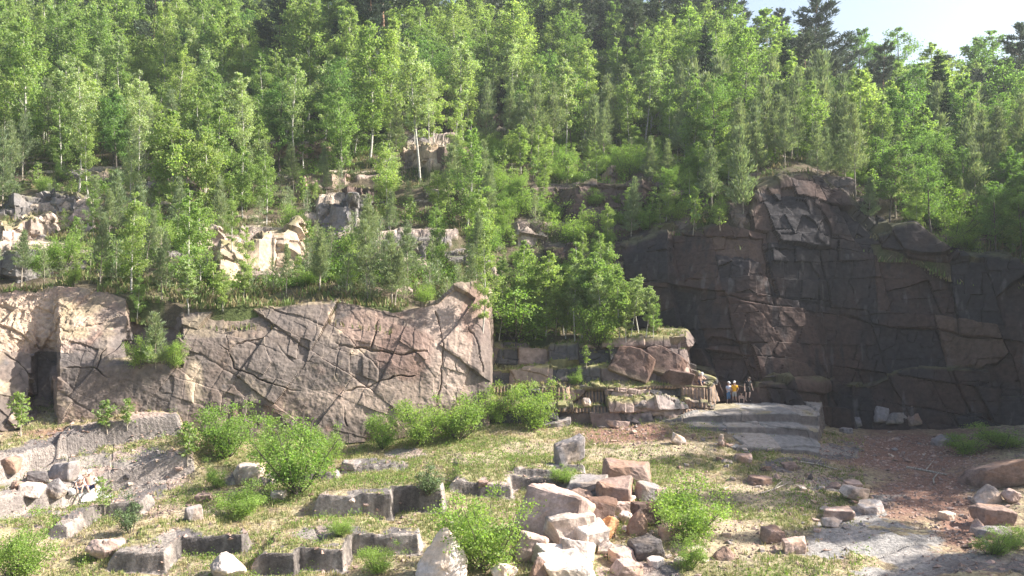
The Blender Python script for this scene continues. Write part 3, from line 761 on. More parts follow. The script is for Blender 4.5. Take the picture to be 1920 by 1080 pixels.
# land beyond, out to the horizon
bm = bmesh.new()
bmesh.ops.create_grid(bm, x_segments=40, y_segments=40, size=2500)
for v in bm.verts:
    r = v.co.length
    v.co.z = -14 + 18 * math.sin(v.co.x * 0.004) * math.sin(v.co.y * 0.003) * min(1, r / 900)
me = bpy.data.meshes.new('land'); bm.to_mesh(me); bm.free()
ml, t_, b_ = new_mat('far_meadow')
nt = t_.nodes.new('ShaderNodeTexNoise'); nt.inputs['Scale'].default_value = 0.05; nt.inputs['Detail'].default_value = 6
cr = t_.nodes.new('ShaderNodeValToRGB'); cr.color_ramp.elements[0].color = (0.05, 0.08, 0.025, 1); cr.color_ramp.elements[1].color = (0.12, 0.13, 0.05, 1)
tc = t_.nodes.new('ShaderNodeTexCoord'); t_.links.new(tc.outputs['Object'], nt.inputs['Vector'])
t_.links.new(nt.outputs['Fac'], cr.inputs['Fac']); t_.links.new(cr.outputs[0], b_.inputs['Base Color']); b_.inputs['Roughness'].default_value = 1
me.materials.append(ml)
tag(add_obj('land', me), kind='structure')

# ray lookup on the finished terrain
bpy.context.view_layer.update()
DEPS = bpy.context.evaluated_depsgraph_get()
GROUNDS = [ground, lcliff, ledges, shelf, rcliff, hill] + steps
def hit(px, py, which=None):
    """first terrain point on the photo ray through (px, py)"""
    d = Vector(((px - 960) / FPX, 1, -(py - 540) / FPX)).normalized()
    best = None
    for o in (which or GROUNDS):
        ok, p, n, i = o.ray_cast(Vector((0, 0, CAMZ)), d, distance=400, depsgraph=DEPS)
        t = (p - Vector((0, 0, CAMZ))).length
        if ok and (best is None or t < best[2]):
            best = (p, n, t)
    return best
def drop(x, y, which=None):
    best = None
    for o in (which or GROUNDS):
        ok, p, n, i = o.ray_cast(Vector((x, y, 200)), Vector((0, 0, -1)), depsgraph=DEPS)
        if ok and (best is None or p.z > best.z):
            best = p
    return best
# ------------------------------------------------------------------ plants
def leaf_mat(name, c1, c2, trans=0.4, tcol=None, rough=0.55, vary=0.25):
    m, t, b = new_mat(name)
    at = t.nodes.new('ShaderNodeAttribute'); at.attribute_name = 'col'
    oi = t.nodes.new('ShaderNodeObjectInfo')
    mx = t.nodes.new('ShaderNodeMix'); mx.data_type = 'RGBA'
    mx.inputs[6].default_value = (*c1, 1); mx.inputs[7].default_value = (*c2, 1)
    t.links.new(oi.outputs['Random'], mx.inputs[0])
    m2 = t.nodes.new('ShaderNodeMix'); m2.data_type = 'RGBA'; m2.blend_type = 'MULTIPLY'; m2.inputs[0].default_value = 1
    t.links.new(mx.outputs[2], m2.inputs[6]); t.links.new(at.outputs['Color'], m2.inputs[7])
    t.links.new(m2.outputs[2], b.inputs['Base Color'])
    b.inputs['Roughness'].default_value = rough
    b.inputs['Specular IOR Level'].default_value = 0.3
    tr = t.nodes.new('ShaderNodeBsdfTranslucent')
    m3 = t.nodes.new('ShaderNodeMix'); m3.data_type = 'RGBA'; m3.blend_type = 'MULTIPLY'; m3.inputs[0].default_value = 1
    t.links.new(m2.outputs[2], m3.inputs[6]); m3.inputs[7].default_value = (*(tcol or (1.3, 1.5, 0.65)), 1)
    t.links.new(m3.outputs[2], tr.inputs['Color'])
    ms = t.nodes.new('ShaderNodeMixShader'); ms.inputs[0].default_value = trans
    t.links.new(b.outputs[0], ms.inputs[1]); t.links.new(tr.outputs[0], ms.inputs[2])
    t.links.new(ms.outputs[0], t.nodes['Material Output'].inputs['Surface'])
    return m

def bark_mat(name, c1, c2, scale=(2, 2, 0.6), thr=0.5):
    m, t, b = new_mat(name)
    tc = t.nodes.new('ShaderNodeTexCoord'); mp = t.nodes.new('ShaderNodeMapping'); mp.inputs['Scale'].default_value = scale
    n = t.nodes.new('ShaderNodeTexNoise'); n.inputs['Scale'].default_value = 5; n.inputs['Detail'].default_value = 5
    cr = t.nodes.new('ShaderNodeValToRGB')
    cr.color_ramp.elements[0].position = thr - 0.08; cr.color_ramp.elements[0].color = (*c1, 1)
    cr.color_ramp.elements[1].position = thr + 0.08; cr.color_ramp.elements[1].color = (*c2, 1)
    t.links.new(tc.outputs['Object'], mp.inputs[0]); t.links.new(mp.outputs[0], n.inputs['Vector'])
    t.links.new(n.outputs['Fac'], cr.inputs[0]); t.links.new(cr.outputs[0], b.inputs['Base Color'])
    b.inputs['Roughness'].default_value = 0.85
    return m

L_BIRCH = leaf_mat('birch_leaf', (0.20, 0.28, 0.098), (0.31, 0.37, 0.145), 0.5)
L_ASPEN = leaf_mat('aspen_leaf', (0.28, 0.345, 0.17), (0.35, 0.40, 0.21), 0.42)
L_DEEP = leaf_mat('alder_leaf', (0.13, 0.22, 0.075), (0.20, 0.28, 0.09), 0.46)
L_PINE = leaf_mat('pine_needle', (0.185, 0.24, 0.135), (0.26, 0.31, 0.16), 0.36, (1.2, 1.25, 0.7))
L_TALL = leaf_mat('old_pine_needle', (0.06, 0.09, 0.06), (0.09, 0.12, 0.07), 0.2, (1.2, 1.2, 0.8))
L_SPRUCE = leaf_mat('spruce_needle', (0.035, 0.07, 0.035), (0.055, 0.095, 0.045), 0.18, (1.2, 1.3, 0.7))
L_BUSH = leaf_mat('willow_leaf', (0.19, 0.285, 0.075), (0.265, 0.35, 0.10), 0.48)
L_GREYB = leaf_mat('grey_willow_leaf', (0.13, 0.18, 0.09), (0.17, 0.21, 0.11), 0.3)
B_BIRCH = bark_mat('birch_bark', (0.10, 0.09, 0.08), (0.52, 0.49, 0.44), (2, 2, 5), 0.40)
B_YOUNG = bark_mat('young_bark', (0.22, 0.18, 0.14), (0.42, 0.37, 0.31), (2, 2, 1), 0.5)
B_PINE = bark_mat('pine_bark', (0.16, 0.10, 0.07), (0.34, 0.19, 0.11), (2, 2, 0.5), 0.5)
B_DARK = bark_mat('dark_bark', (0.06, 0.05, 0.045), (0.14, 0.115, 0.095), (2, 2, 0.5), 0.5)

class Wood:
    def __init__(self): self.v, self.f = [], []
    def tube(self, pts, rad, n=5):
        base = len(self.v)
        pts = [Vector(p) for p in pts]
        for i, p in enumerate(pts):
            d = (pts[min(i + 1, len(pts) - 1)] - pts[max(i - 1, 0)]).normalized()
            a = d.orthogonal().normalized(); c = d.cross(a)
            for k in range(n):
                t = 2 * math.pi * k / n
                self.v.append(p + (a * math.cos(t) + c * math.sin(t)) * rad[i])
        for i in range(len(pts) - 1):
            for k in range(n):
                q = base + i * n
                self.f.append((q + k, q + (k + 1) % n, q + n + (k + 1) % n, q + n + k))
    def mesh(self, name, mat):
        return raw_mesh(name, np.array([tuple(p) for p in self.v]), np.array(self.f), mat, None, True)

def leaves_mesh(name, pos, nrm_dir, size, aspect, mat, rs, tint=0.22, clump=None):
    """one small four-sided leaf (or needle spray) at every point; nrm_dir gives the long axis, or None for any"""
    n = len(pos)
    if nrm_dir is None:
        a = rs.normal(size=(n, 3))
    else:
        a = nrm_dir + 0.35 * rs.normal(size=(n, 3))
    a /= np.linalg.norm(a, axis=1)[:, None]
    b = rs.normal(size=(n, 3)); b -= (b * a).sum(1)[:, None] * a; b /= np.linalg.norm(b, axis=1)[:, None]
    c = np.cross(a, b)
    s = (size * rs.uniform(0.6, 1.35, n))[:, None]
    w = s * aspect
    v = np.stack([pos - a * s * 0.5, pos + b * w * 0.5 + c * w * 0.12, pos + a * s * 0.5, pos - b * w * 0.5 + c * w * 0.12], 1)
    f = np.arange(4 * n).reshape(n, 4)
    t = 1 + tint * rs.uniform(-1, 1, n)
    if clump is not None: t = t * clump
    col = np.stack([t * rs.uniform(0.9, 1.1, n), t, t * rs.uniform(0.85, 1.15, n)], -1)
    return raw_mesh(name, v.reshape(-1, 3), f, mat, np.repeat(col, 4, 0))

def branchy(rs, H, W, base, nbr, nleaf, leaf, mat, bark, prof, elev=(20, 55), droop=0.15, stems=1, lean=0.04, rad=None, spread=0.16, sub=2, aspect=0.75, stem_spread=0.0):
    """broadleaf: wandering stem(s), limbs that fork, leaves in clumps round the twigs"""
    w = Wood()
    pts, cl = [], []
    rad = rad or H * 0.0085
    for st in range(stems):
        az0 = rs.uniform(0, 2 * math.pi)
        out = stem_spread * rs.uniform(0.5, 1.0)
        hh = H * (1 if stems == 1 else rs.uniform(0.42, 1.0))
        path = []
        nseg = 9
        wx, wy = rs.normal(0, lean, 2)
        for i in range(nseg + 1):
            t = i / nseg
            r = out * t ** 0.8
            path.append(Vector((math.cos(az0) * r + wx * hh * t + 0.012 * hh * math.sin(3.1 * t * 2 + az0), math.sin(az0) * r + wy * hh * t + 0.012 * hh * math.cos(4 * t + az0), hh * t)))
        w.tube(path, [rad * (1 - 0.86 * i / nseg) / math.sqrt(stems) + 0.006 for i in range(nseg + 1)], 6)
        nb = max(3, int(nbr / stems))
        for k in range(nb):
            t = min(0.985, base + (0.985 - base) * ((k + rs.uniform(0, 0.9)) / nb))
            p = path[0].lerp(path[0], 0)
            i = min(int(t * nseg), nseg - 1)
            p = path[i].lerp(path[i + 1], t * nseg - i)
            az = k * 2.4 + rs.uniform(-.5, .5)
            L = 0.5 * W * prof((t - base) / (1 - base)) * rs.uniform(0.65, 1.2) / (1 if stems == 1 else 1.5)
            el = R(rs.uniform(*elev))
            d = Vector((math.cos(az) * math.cos(el), math.sin(az) * math.cos(el), math.sin(el)))
            q = [p, p + d * L * 0.5 + Vector((0, 0, 0.04 * L)), p + d * L - Vector((0, 0, droop * L))]
            w.tube(q, [rad * 0.34 * (1.1 - t), rad * 0.2 * (1.1 - t), 0.006], 4)
            shade = rs.uniform(0.8, 1.2)
            ends = [(q[0], q[1], q[2])]
            for s_ in range(sub):
                a2 = az + rs.uniform(-1.1, 1.1); e2 = el + rs.uniform(-.5, .4)
                d2 = Vector((math.cos(a2) * math.cos(e2), math.sin(a2) * math.cos(e2), math.sin(e2)))
                p2 = q[0].lerp(q[2], rs.uniform(.3, .75))
                e = p2 + d2 * L * rs.uniform(.3, .55) - Vector((0, 0, droop * L * .5))
                w.tube([p2, p2.lerp(e, .5), e], [rad * .14 * (1.1 - t), rad * .1 * (1.1 - t), 0.004], 3)
                ends.append((p2, p2.lerp(e, .5), e))
            m = max(6, int(nleaf / (nb * stems) * (0.4 + 0.8 * prof((t - base) / (1 - base)))))
            for e in range(m):
                a_, b_, c_ = ends[rs.integers(len(ends))]
                u = rs.uniform(0.25, 1.05)
                x = a_.lerp(b_, min(1, u * 2)) if u < .5 else b_.lerp(c_, u * 2 - 1)
                g = rs.normal(0, spread * (0.4 + L), 3) * (0.55, 0.55, 0.45)
                pts.append((x.x + g[0], x.y + g[1], max(0.05, x.z + g[2])))
                cl.append(shade)
    return w.mesh('trunk', bark), leaves_mesh('crown', np.array(pts), None, leaf, aspect, mat, rs, 0.2, np.array(cl))

def piney(rs, H, W, base, gap, mat, bark, per=5, tuft=5, dens=1.0, nlen=0.24, nwid=0.16, elev=35, prof=None, bare_top=False, rad=None, sag=0.0):
    """conifer: whorls of limbs, needle sprays along their outer parts"""
    w = Wood()
    path = [Vector((0.01 * H * math.sin(5 * t + 1), 0.01 * H * math.cos(4 * t), H * t)) + Vector((0, 0, 0)) for t in np.linspace(0, 1, 9)]
    off = path[0].copy()
    path = [p - Vector((off.x, off.y, 0)) for p in path]
    rad = rad or H * 0.0095
    w.tube(path, [rad * (1 - 0.9 * i / 8) + 0.006 for i in range(9)], 6)
    pos, dr, cl = [], [], []
    prof = prof or (lambda u: (1 - u) ** 0.8)
    z = base * H
    while z < H * 0.985:
        u = max(0.0, min(1.0, (z / H - base) / (1 - base)))
        i = min(int(z / H * 8), 7); p = path[i].lerp(path[i + 1], z / H * 8 - i)
        az0 = rs.uniform(0, 6.28)
        for k in range(per):
            if rs.uniform() > dens: continue
            az = az0 + k * 6.283 / per + rs.uniform(-.35, .35)
            L = 0.5 * W * prof(u) * rs.uniform(.6, 1.15) + 0.12
            el = R(elev * (0.45 + 0.9 * u) + rs.uniform(-12, 12))
            d = Vector((math.cos(az) * math.cos(el), math.sin(az) * math.cos(el), math.sin(el)))
            tip = p + d * L + Vector((0, 0, (0.16 - sag) * L))
            mid = p + d * L * 0.55 - Vector((0, 0, 0.5 * sag * L))
            w.tube([p, mid, tip], [rad * .3 * (1.05 - z / H) + .004, rad * .2 * (1.05 - z / H) + .003, .004], 3)
            sh = rs.uniform(.75, 1.25)
            m = max(2, int(L * tuft * 3.0))
            for e in range(m):
                t = 1 - 0.75 * rs.uniform() ** 1.6
                x = (p.lerp(mid, t / .55) if t < .55 else mid.lerp(tip, (t - .55) / .45))
                for q in range(tuft):
                    g = rs.normal(0, 0.09 + 0.06 * L, 3)
                    g[2] *= 0.6
                    pos.append((x.x + g[0], x.y + g[1], x.z + g[2])); dr.append((d.x * .6 + g[0] * 3, d.y * .6 + g[1] * 3, d.z + 0.5)); cl.append(sh)
        z += gap * rs.uniform(.8, 1.2)
    for e in range(14):                                             # leader shoot
        pos.append((path[-1].x + rs.normal(0, .05), path[-1].y + rs.normal(0, .05), H - rs.uniform(0, .5))); dr.append((rs.normal(0, .4), rs.normal(0, .4), 1)); cl.append(1.1)
    return w.mesh('trunk', bark), leaves_mesh('crown', np.array(pos), np.array(dr), nlen, nwid / nlen, mat, rs, 0.25, np.array(cl))

def egg(lo, pk):
    return lambda u: (lo + (1 - lo) * u / pk) if u < pk else max(0.12, 1 - ((u - pk) / (1 - pk)) ** 1.6 * 0.9)

RS = np.random.default_rng(11)
P = {}
def proto(kind, tr, cr, h):
    P.setdefault(kind, []).append((tr, cr, h))
for k in range(5):      # young birches
    h = (7.0, 8.5, 6.0, 9.5, 7.5)[k]
    proto('birch', *branchy(RS, h, h * (0.48, 0.42, 0.54, 0.40, 0.48)[k], 0.12, 32, 6400, 0.135, L_BIRCH, B_BIRCH, egg(0.55, 0.35), (25, 60), 0.16), h)
for k in range(3):      # tall birches of the upper wood
    h = (14, 16, 13)[k]
    proto('tall_birch', *branchy(RS, h, h * (0.42, 0.38, 0.46)[k], 0.18, 46, 9500, 0.19, L_BIRCH, B_BIRCH, egg(0.5, 0.4), (30, 65), 0.2), h)
for k in range(3):      # aspens with pale leaves
    h = (9, 12, 7)[k]
    proto('aspen', *branchy(RS, h, h * 0.36, 0.3, 26, 5200, 0.15, L_ASPEN, B_BIRCH, egg(0.6, 0.45), (30, 60), 0.05), h)
for k in range(3):      # darker broadleaves
    h = (9, 11, 13)[k]
    proto('alder', *branchy(RS, h, h * 0.48, 0.25, 30, 6500, 0.17, L_DEEP, B_DARK, egg(0.6, 0.45), (15, 55), 0.08, rad=h * .01), h)
for k in range(6):      # young pines
    h = (5.0, 6.2, 4.2, 7.4, 5.6, 6.8)[k]
    proto('pine', *piney(RS, h, h * (0.34, 0.30, 0.40, 0.28, 0.36, 0.30)[k], (0.2, 0.3, 0.12, 0.4, 0.25, 0.35)[k], 0.40, L_PINE, B_YOUNG, 6, 6, 0.88, 0.25, 0.045, 42), h)
for k in range(4):      # old pines
    h = (17, 19, 15, 18)[k]
    proto('old_pine', *piney(RS, h, h * (0.36, 0.32, 0.42, 0.36)[k], (0.5, 0.55, 0.38, 0.45)[k], 0.62, L_TALL, B_PINE, 5, 6, 0.72, 0.42, 0.10, 18, lambda u: (0.75 + .4 * math.sin(u * 9)) * (1 - u ** 2.2) + .12, rad=h * .0105), h)
for k in range(3):      # spruces
    h = (12, 15, 9)[k]
    proto('spruce', *piney(RS, h, h * 0.32, 0.06, 0.40, L_SPRUCE, B_DARK, 6, 5, 0.95, 0.34, 0.09, -4, lambda u: (1 - u) ** 0.9 + .03, sag=0.25), h)
for k in range(4):      # bushes
    h = (2.4, 2.0, 2.8, 1.8)[k]
    proto('bush', *branchy(RS, h, h * (0.9, 1.15, 0.8, 1.3)[k], 0.08, 60, 6800, 0.064, L_BUSH, B_DARK, lambda u: 1 - .45 * u, (25, 75), 0.03, stems=13, stem_spread=h * (0.5, .66, .42, .78)[k], rad=.05, spread=0.30, lean=0.05), h)
for k in range(2):
    h = (2.2, 1.7)[k]
    proto('grey_bush', *branchy(RS, h, h * 1.0, 0.1, 34, 2600, 0.10, L_GREYB, B_DARK, lambda u: 1 - .4 * u, (35, 80), 0.0, stems=8, stem_spread=h * .5, rad=.045, spread=0.22, aspect=0.35), h)
for k in range(3):      # saplings
    h = (2.2, 1.6, 2.8)[k]
    proto('sapling', *branchy(RS, h, h * 0.5, 0.2, 14, 420, 0.11, L_BIRCH, B_YOUNG, egg(0.6, .4), (25, 65), 0.05, rad=.02, spread=.2), h)
for k in range(2):
    h = (2.0, 2.8)[k]
    proto('small_pine', *piney(RS, h, h * 0.45, 0.12, 0.3, L_PINE, B_YOUNG, 5, 4, 0.9, 0.2, 0.035, 40, rad=.025), h)

KIND = {'birch': ('young_birch', 'birch'), 'tall_birch': ('birch_tree', 'birch'), 'aspen': ('aspen_tree', 'aspen'), 'alder': ('broadleaf_tree', 'tree'), 'pine': ('young_pine', 'pine'), 'old_pine': ('tall_pine', 'pine'),
        'spruce': ('spruce_tree', 'spruce'), 'bush': ('bush', 'bush'), 'grey_bush': ('grey_bush', 'bush'), 'sapling': ('sapling', 'sapling'), 'small_pine': ('pine_sapling', 'sapling')}
pr = random.Random(77)
NPL = {}
def plant(kind, p, h, label, group=None, wide=1.0, tilt=0.05, var=None):
    """a plant of height h rooted at p"""
    tr, cr, ph = P[kind][var if var is not None else pr.randrange(len(P[kind]))]
    name, cat = KIND[kind]
    r = bpy.data.objects.new(name, None); COL.objects.link(r)
    r.empty_display_size = 0.3
    r.location = (p[0], p[1], p[2] - 0.06)
    s = h / ph
    r.scale = (s * wide, s * wide, s)
    r.rotation_euler = (pr.gauss(0, tilt), pr.gauss(0, tilt), pr.uniform(0, 6.283))
    tag(r, label, cat, group)
    low = kind in ('bush', 'grey_bush')
    add_obj('stem' if low else 'trunk', tr, r); add_obj('foliage' if low else 'crown', cr, r)
    NPL[kind] = NPL.get(kind, 0) + 1
    return r

def at(px, py, which=None):
    q = hit(px, py, which)
    return q[0] if q else None
def plant_px(kind, px, py, hpx, label, wide=1.0, var=None, tilt=0.04, group=None):
    p = at(px, py)
    return plant(kind, p, hpx * p.y / FPX, label, group, wide, tilt, var)

# --- plants one can point to in the photo: (kind, x, foot y, height in photo pixels, width factor, label)
SINGLES = [
 ('bush', 560, 925, 150, 1.25, 'big bright green bush standing on the grassy slope in front of the sunlit cliff'),
 ('bush', 505, 880, 95, 1.1, 'bright green bush behind the biggest bush at the sunlit cliff'),
 ('bush', 612, 870, 80, 1.0, 'loose light green bush against the cliff, beside the biggest bush'),
 ('bush', 430, 855, 100, 1.1, 'olive green bush growing at the foot of the sunlit cliff'),
 ('sapling', 352, 872, 82, 1.2, 'slim dark green sapling at the end of the grey rock slab'),
 ('bush', 715, 842, 82, 1.05, 'dark based bush, first of the clump under the sunlit cliff'),
 ('bush', 790, 835, 98, 1.1, 'tallest green bush of the clump under the sunlit cliff'),
 ('bush', 862, 824, 84, 1.1, 'pale green bush of the clump nearest the stepped ledges'),
 ('bush', 1005, 805, 92, 1.05, 'dense green bush in front of the drilled rock ledge'),
 ('bush', 925, 795, 78, 0.8, 'narrow bush in the corner between sunlit cliff and ledges'),
 ('bush', 912, 1068, 145, 1.1, 'large leafy bush beside the pointed boulder'),
 ('bush', 1288, 1012, 108, 1.1, 'leafy green bush at the edge of the boulder heap'),
 ('bush', 1262, 985, 66, 1.0, 'low dark bush tucked behind the boulders'),
 ('bush', 1296, 1066, 70, 1.3, 'trailing green bush growing down from the boulder heap'),
 ('bush', 28, 1088, 120, 1.2, 'bright yellow green bush at the very corner of the picture'),
 ('bush', 705, 1072, 62, 1.5, 'low spreading bush filling the gap under a broken ledge'),
 ('bush', 635, 1005, 38, 1.3, 'small bush hanging over the dark drilled ledge face'),
 ('grey_bush', 245, 1000, 62, 1.2, 'bluish green bush below the slab with the sunbathers'),
 ('grey_bush', 800, 928, 56, 1.4, 'grey green tufted bush alone on the dry slope'),
 ('sapling', 196, 966, 74, 1.3, 'yellowish sapling just in front of the sunbathers'),
 ('sapling', 200, 812, 64, 1.3, 'leafy sapling at the foot of the dark cliff cleft'),
 ('sapling', 40, 818, 84, 1.2, 'tall narrow sapling beside the cliff cleft'),
 ('sapling', 238, 805, 60, 1.1, 'thin brownish sapling against the grey cliff block'),
 ('bush', 455, 968, 60, 1.2, 'small bush among stones below the olive bush'),
 ('bush', 405, 915, 52, 1.2, 'low bush beside the pale block on the slope'),
 ('bush', 1055, 905, 34, 1.4, 'low green bush on the short drilled step by the boulders'),
 ('bush', 1858, 1040, 46, 1.9, 'low lush bush beside the stones at the quarry path'),
 ('bush', 1905, 1028, 44, 1.6, 'second lush bush, against the edge stones of the path'),
 ('bush', 1815, 852, 40, 1.8, 'shaded low bush on the pit floor'),
 ('bush', 1880, 842, 44, 1.8, 'shaded low bush near the dark wall corner'),
 ('bush', 968, 640, 100, 1.35, 'round yellow green bush on top of the stepped ledges'),
 ('birch', 905, 625, 190, 0.9, 'bright green birch against the prow of the sunlit cliff'),
 ('birch', 985, 628, 180, 0.95, 'leafy birch behind the round bush on the ledges'),
 ('sapling', 1042, 630, 110, 1.0, 'thin white stemmed sapling in the hollow, beside the round bush'),
 ('birch', 1105, 640, 170, 1.05, 'tallest green birch on top of the stepped ledges'),
 ('bush', 1122, 655, 92, 0.95, 'drooping grey green bush at the brink of the ledges'),
 ('aspen', 1195, 625, 105, 1.5, 'silvery round topped aspen nearest the dark wall'),
 ('birch', 1150, 630, 110, 0.9, 'slim birch between the tall birch and the silvery aspen'),
 ('bush', 1080, 722, 36, 1.2, 'small bush on the second rock step'),
 ('sapling', 1100, 690, 44, 1.0, 'little sapling on the upper rock step'),
 ('sapling', 1145, 672, 46, 1.2, 'broad leaved sapling at the dark cave in the ledges'),
 ('aspen', 352, 590, 100, 1.5, 'pale leaved aspen on the brink of the sunlit cliff'),
 ('birch', 418, 582, 80, 0.9, 'small yellow green birch on the cliff brink'),
 ('birch', 458, 560, 72, 1.0, 'small birch in front of the big pale slab'),
 ('birch', 258, 600, 90, 1.0, 'bright birch at the head of the cliff notch'),
 ('pine', 292, 690, 110, 1.1, 'dark pine in the notch of the sunlit cliff'),
 ('bush', 262, 690, 60, 0.9, 'yellow green bush at the bottom of the cliff notch'),
 ('bush', 322, 690, 62, 0.9, 'green bush rooted under the pine in the cliff notch'),
 ('birch', 492, 390, 110, 1.0, 'vivid green birch above the big pale slab'),
 ('birch', 436, 470, 125, 0.9, 'tall green birch beside the square pale block'),
 ('pine', 690, 560, 150, 1.15, 'broad young pine on the cliff bench'),
 ('pine', 740, 575, 110, 1.0, 'young pine at the brink beside the broad pine'),
 ('pine', 600, 545, 110, 1.0, 'young pine on the sloping rock shelf'),
 ('birch', 820, 500, 120, 0.9, 'green birch behind the prow of the cliff'),
 ('spruce', 1050, 150, 190, 0.9, 'dark pointed spruce high in the wood'),
 ('sapling', 1300, 440, 90, 0.8, 'lone slim sapling on the brow of the dark wall'),
 ('sapling', 1350, 432, 44, 1.6, 'pale leaved sapling leaning over the dark wall'),
 ('birch', 1090, 450, 75, 0.9, 'little birch standing before the dark upper crag'),
 ('birch', 1140, 455, 76, 0.9, 'second little birch before the dark upper crag'),
 ('sapling', 1026, 452, 56, 1.1, 'small sapling on the pale step of the crag'),
 ('birch', 1250, 415, 80, 1.2, 'bushy birch on the shoulder of the dark wall'),
]
CL = 'light green young tree in the clump on top of the stepped ledges'
for x, y, hp, k in [(1062, 634, 120, 'birch'), (1076, 640, 150, 'aspen'), (1090, 632, 180, 'birch'), (1118, 634, 150, 'birch'), (1132, 640, 130, 'aspen'), (1160, 634, 130, 'birch'), (1172, 640, 100, 'birch'), (1184, 632, 120, 'aspen'), (1212, 634, 100, 'aspen'), (1226, 632, 84, 'birch'),
                   (950, 630, 150, 'birch'), (1002, 634, 140, 'birch'), (1022, 630, 160, 'birch'), (936, 640, 110, 'birch'), (1140, 625, 170, 'birch'), (1100, 628, 140, 'aspen')]:
    plant_px(k, x, y, hp, CL, 1.15, None, .04, CL)
for k, x, y, h, w, lab in SINGLES:
    plant_px(k, x, y, h, lab, w)
# ------------------------------------------------------------------ the wood on the hillside
def zone(px, D):
    if px < 900:
        return ('on the bench above the sunlit cliff', 'on the pale broken slope', 'in the wood over the sunlit cliff', 'at the crest above the sunlit cliff')[(D > 62) + (D > 80) + (D > 100)]
    if px < 1250:
        return ('in the hollow between the two cliffs', 'around the dark crag', 'in the wood above the crag', 'at the crest over the crag')[(D > 66) + (D > 80) + (D > 100)]
    return ('along the brow of the dark wall', 'on the slope behind the dark wall', 'in the wood above the dark wall', 'on the skyline over the dark wall')[(D > 66) + (D > 80) + (D > 100)]
ADJ = {'birch': 'light green young birch', 'tall_birch': 'tall white trunked birch', 'aspen': 'pale silvery leaved aspen', 'alder': 'dark broadleaved tree', 'pine': 'slender grey green pine',
       'old_pine': 'old pine with reddish trunk', 'spruce': 'dark pointed spruce', 'bush': 'leafy green bush', 'sapling': 'small leafy sapling', 'small_pine': 'small grey green pine sapling'}
def size_word(kind, h):
    lo, hi = {'birch': (5.5, 8), 'tall_birch': (12, 15), 'aspen': (7, 11), 'alder': (8, 11), 'pine': (4.2, 6.2), 'old_pine': (15, 18), 'spruce': (9, 13), 'bush': (1.3, 2.2), 'sapling': (1.5, 2.4), 'small_pine': (1.5, 2.4)}[kind]
    return 'short' if h < lo else 'full grown' if h > hi else 'middling'

placed = []
def free(x, y, r):
    return all((x - a) ** 2 + (y - b) ** 2 > (0.5 * (r + c)) ** 2 for a, b, c in placed)
def clear_px(px, py):
    return float(rock_open(np.array([px]), np.array([py]))[0])
def wood_tree(kind, x, y, h, wide=1.0):
    p = Vector((x, y, gz('hill', x, y)))
    lab = f'{ADJ[kind]}, {size_word(kind, h)}, {zone(960 + x / y * FPX, y)}'
    plant(kind, p, h, lab, lab, wide * pr.uniform(.85, 1.15), 0.035)

def pick(tab):
    r = pr.uniform(0, sum(w for _, w in tab))
    for k, w in tab:
        r -= w
        if r <= 0: return k
    return tab[-1][0]

CNT = {}
LIM = {'birch': 260, 'pine': 288, 'tall_birch': 290, 'old_pine': 60, 'spruce': 100, 'alder': 280, 'aspen': 180, 'bush': 200, 'sapling': 200, 'small_pine': 230}
tries = 0
NT = 0
for px0, px1, n, dd0, dd1, tab in [(1630, 2060, 75, .3, 9, [('alder', 3), ('bush', 2), ('birch', 1), ('pine', 1)]), (1180, 1440, 34, .3, 8, [('bush', 2), ('birch', 1.6), ('sapling', 1), ('pine', 1)]), (940, 1240, 34, 8, 24, [('bush', 2), ('birch', 1.4), ('small_pine', 1)])]:
    for _ in range(n):
        px = pr.uniform(px0, px1); y = float(front(px)) + pr.uniform(dd0, dd1); x = (px - 960) / FPX * y
        if not free(x, y, .9): continue
        k = pick(tab)
        CNT[k] = CNT.get(k, 0) + 1
        placed.append((x, y, .9))
        wood_tree(k, x, y, {'alder': pr.uniform(3.5, 6.5), 'bush': pr.uniform(1.2, 2.8), 'birch': pr.uniform(2.5, 4.5), 'pine': pr.uniform(3.5, 6), 'sapling': pr.uniform(1.5, 2.8), 'small_pine': pr.uniform(1.5, 3)}[k], 1.15)

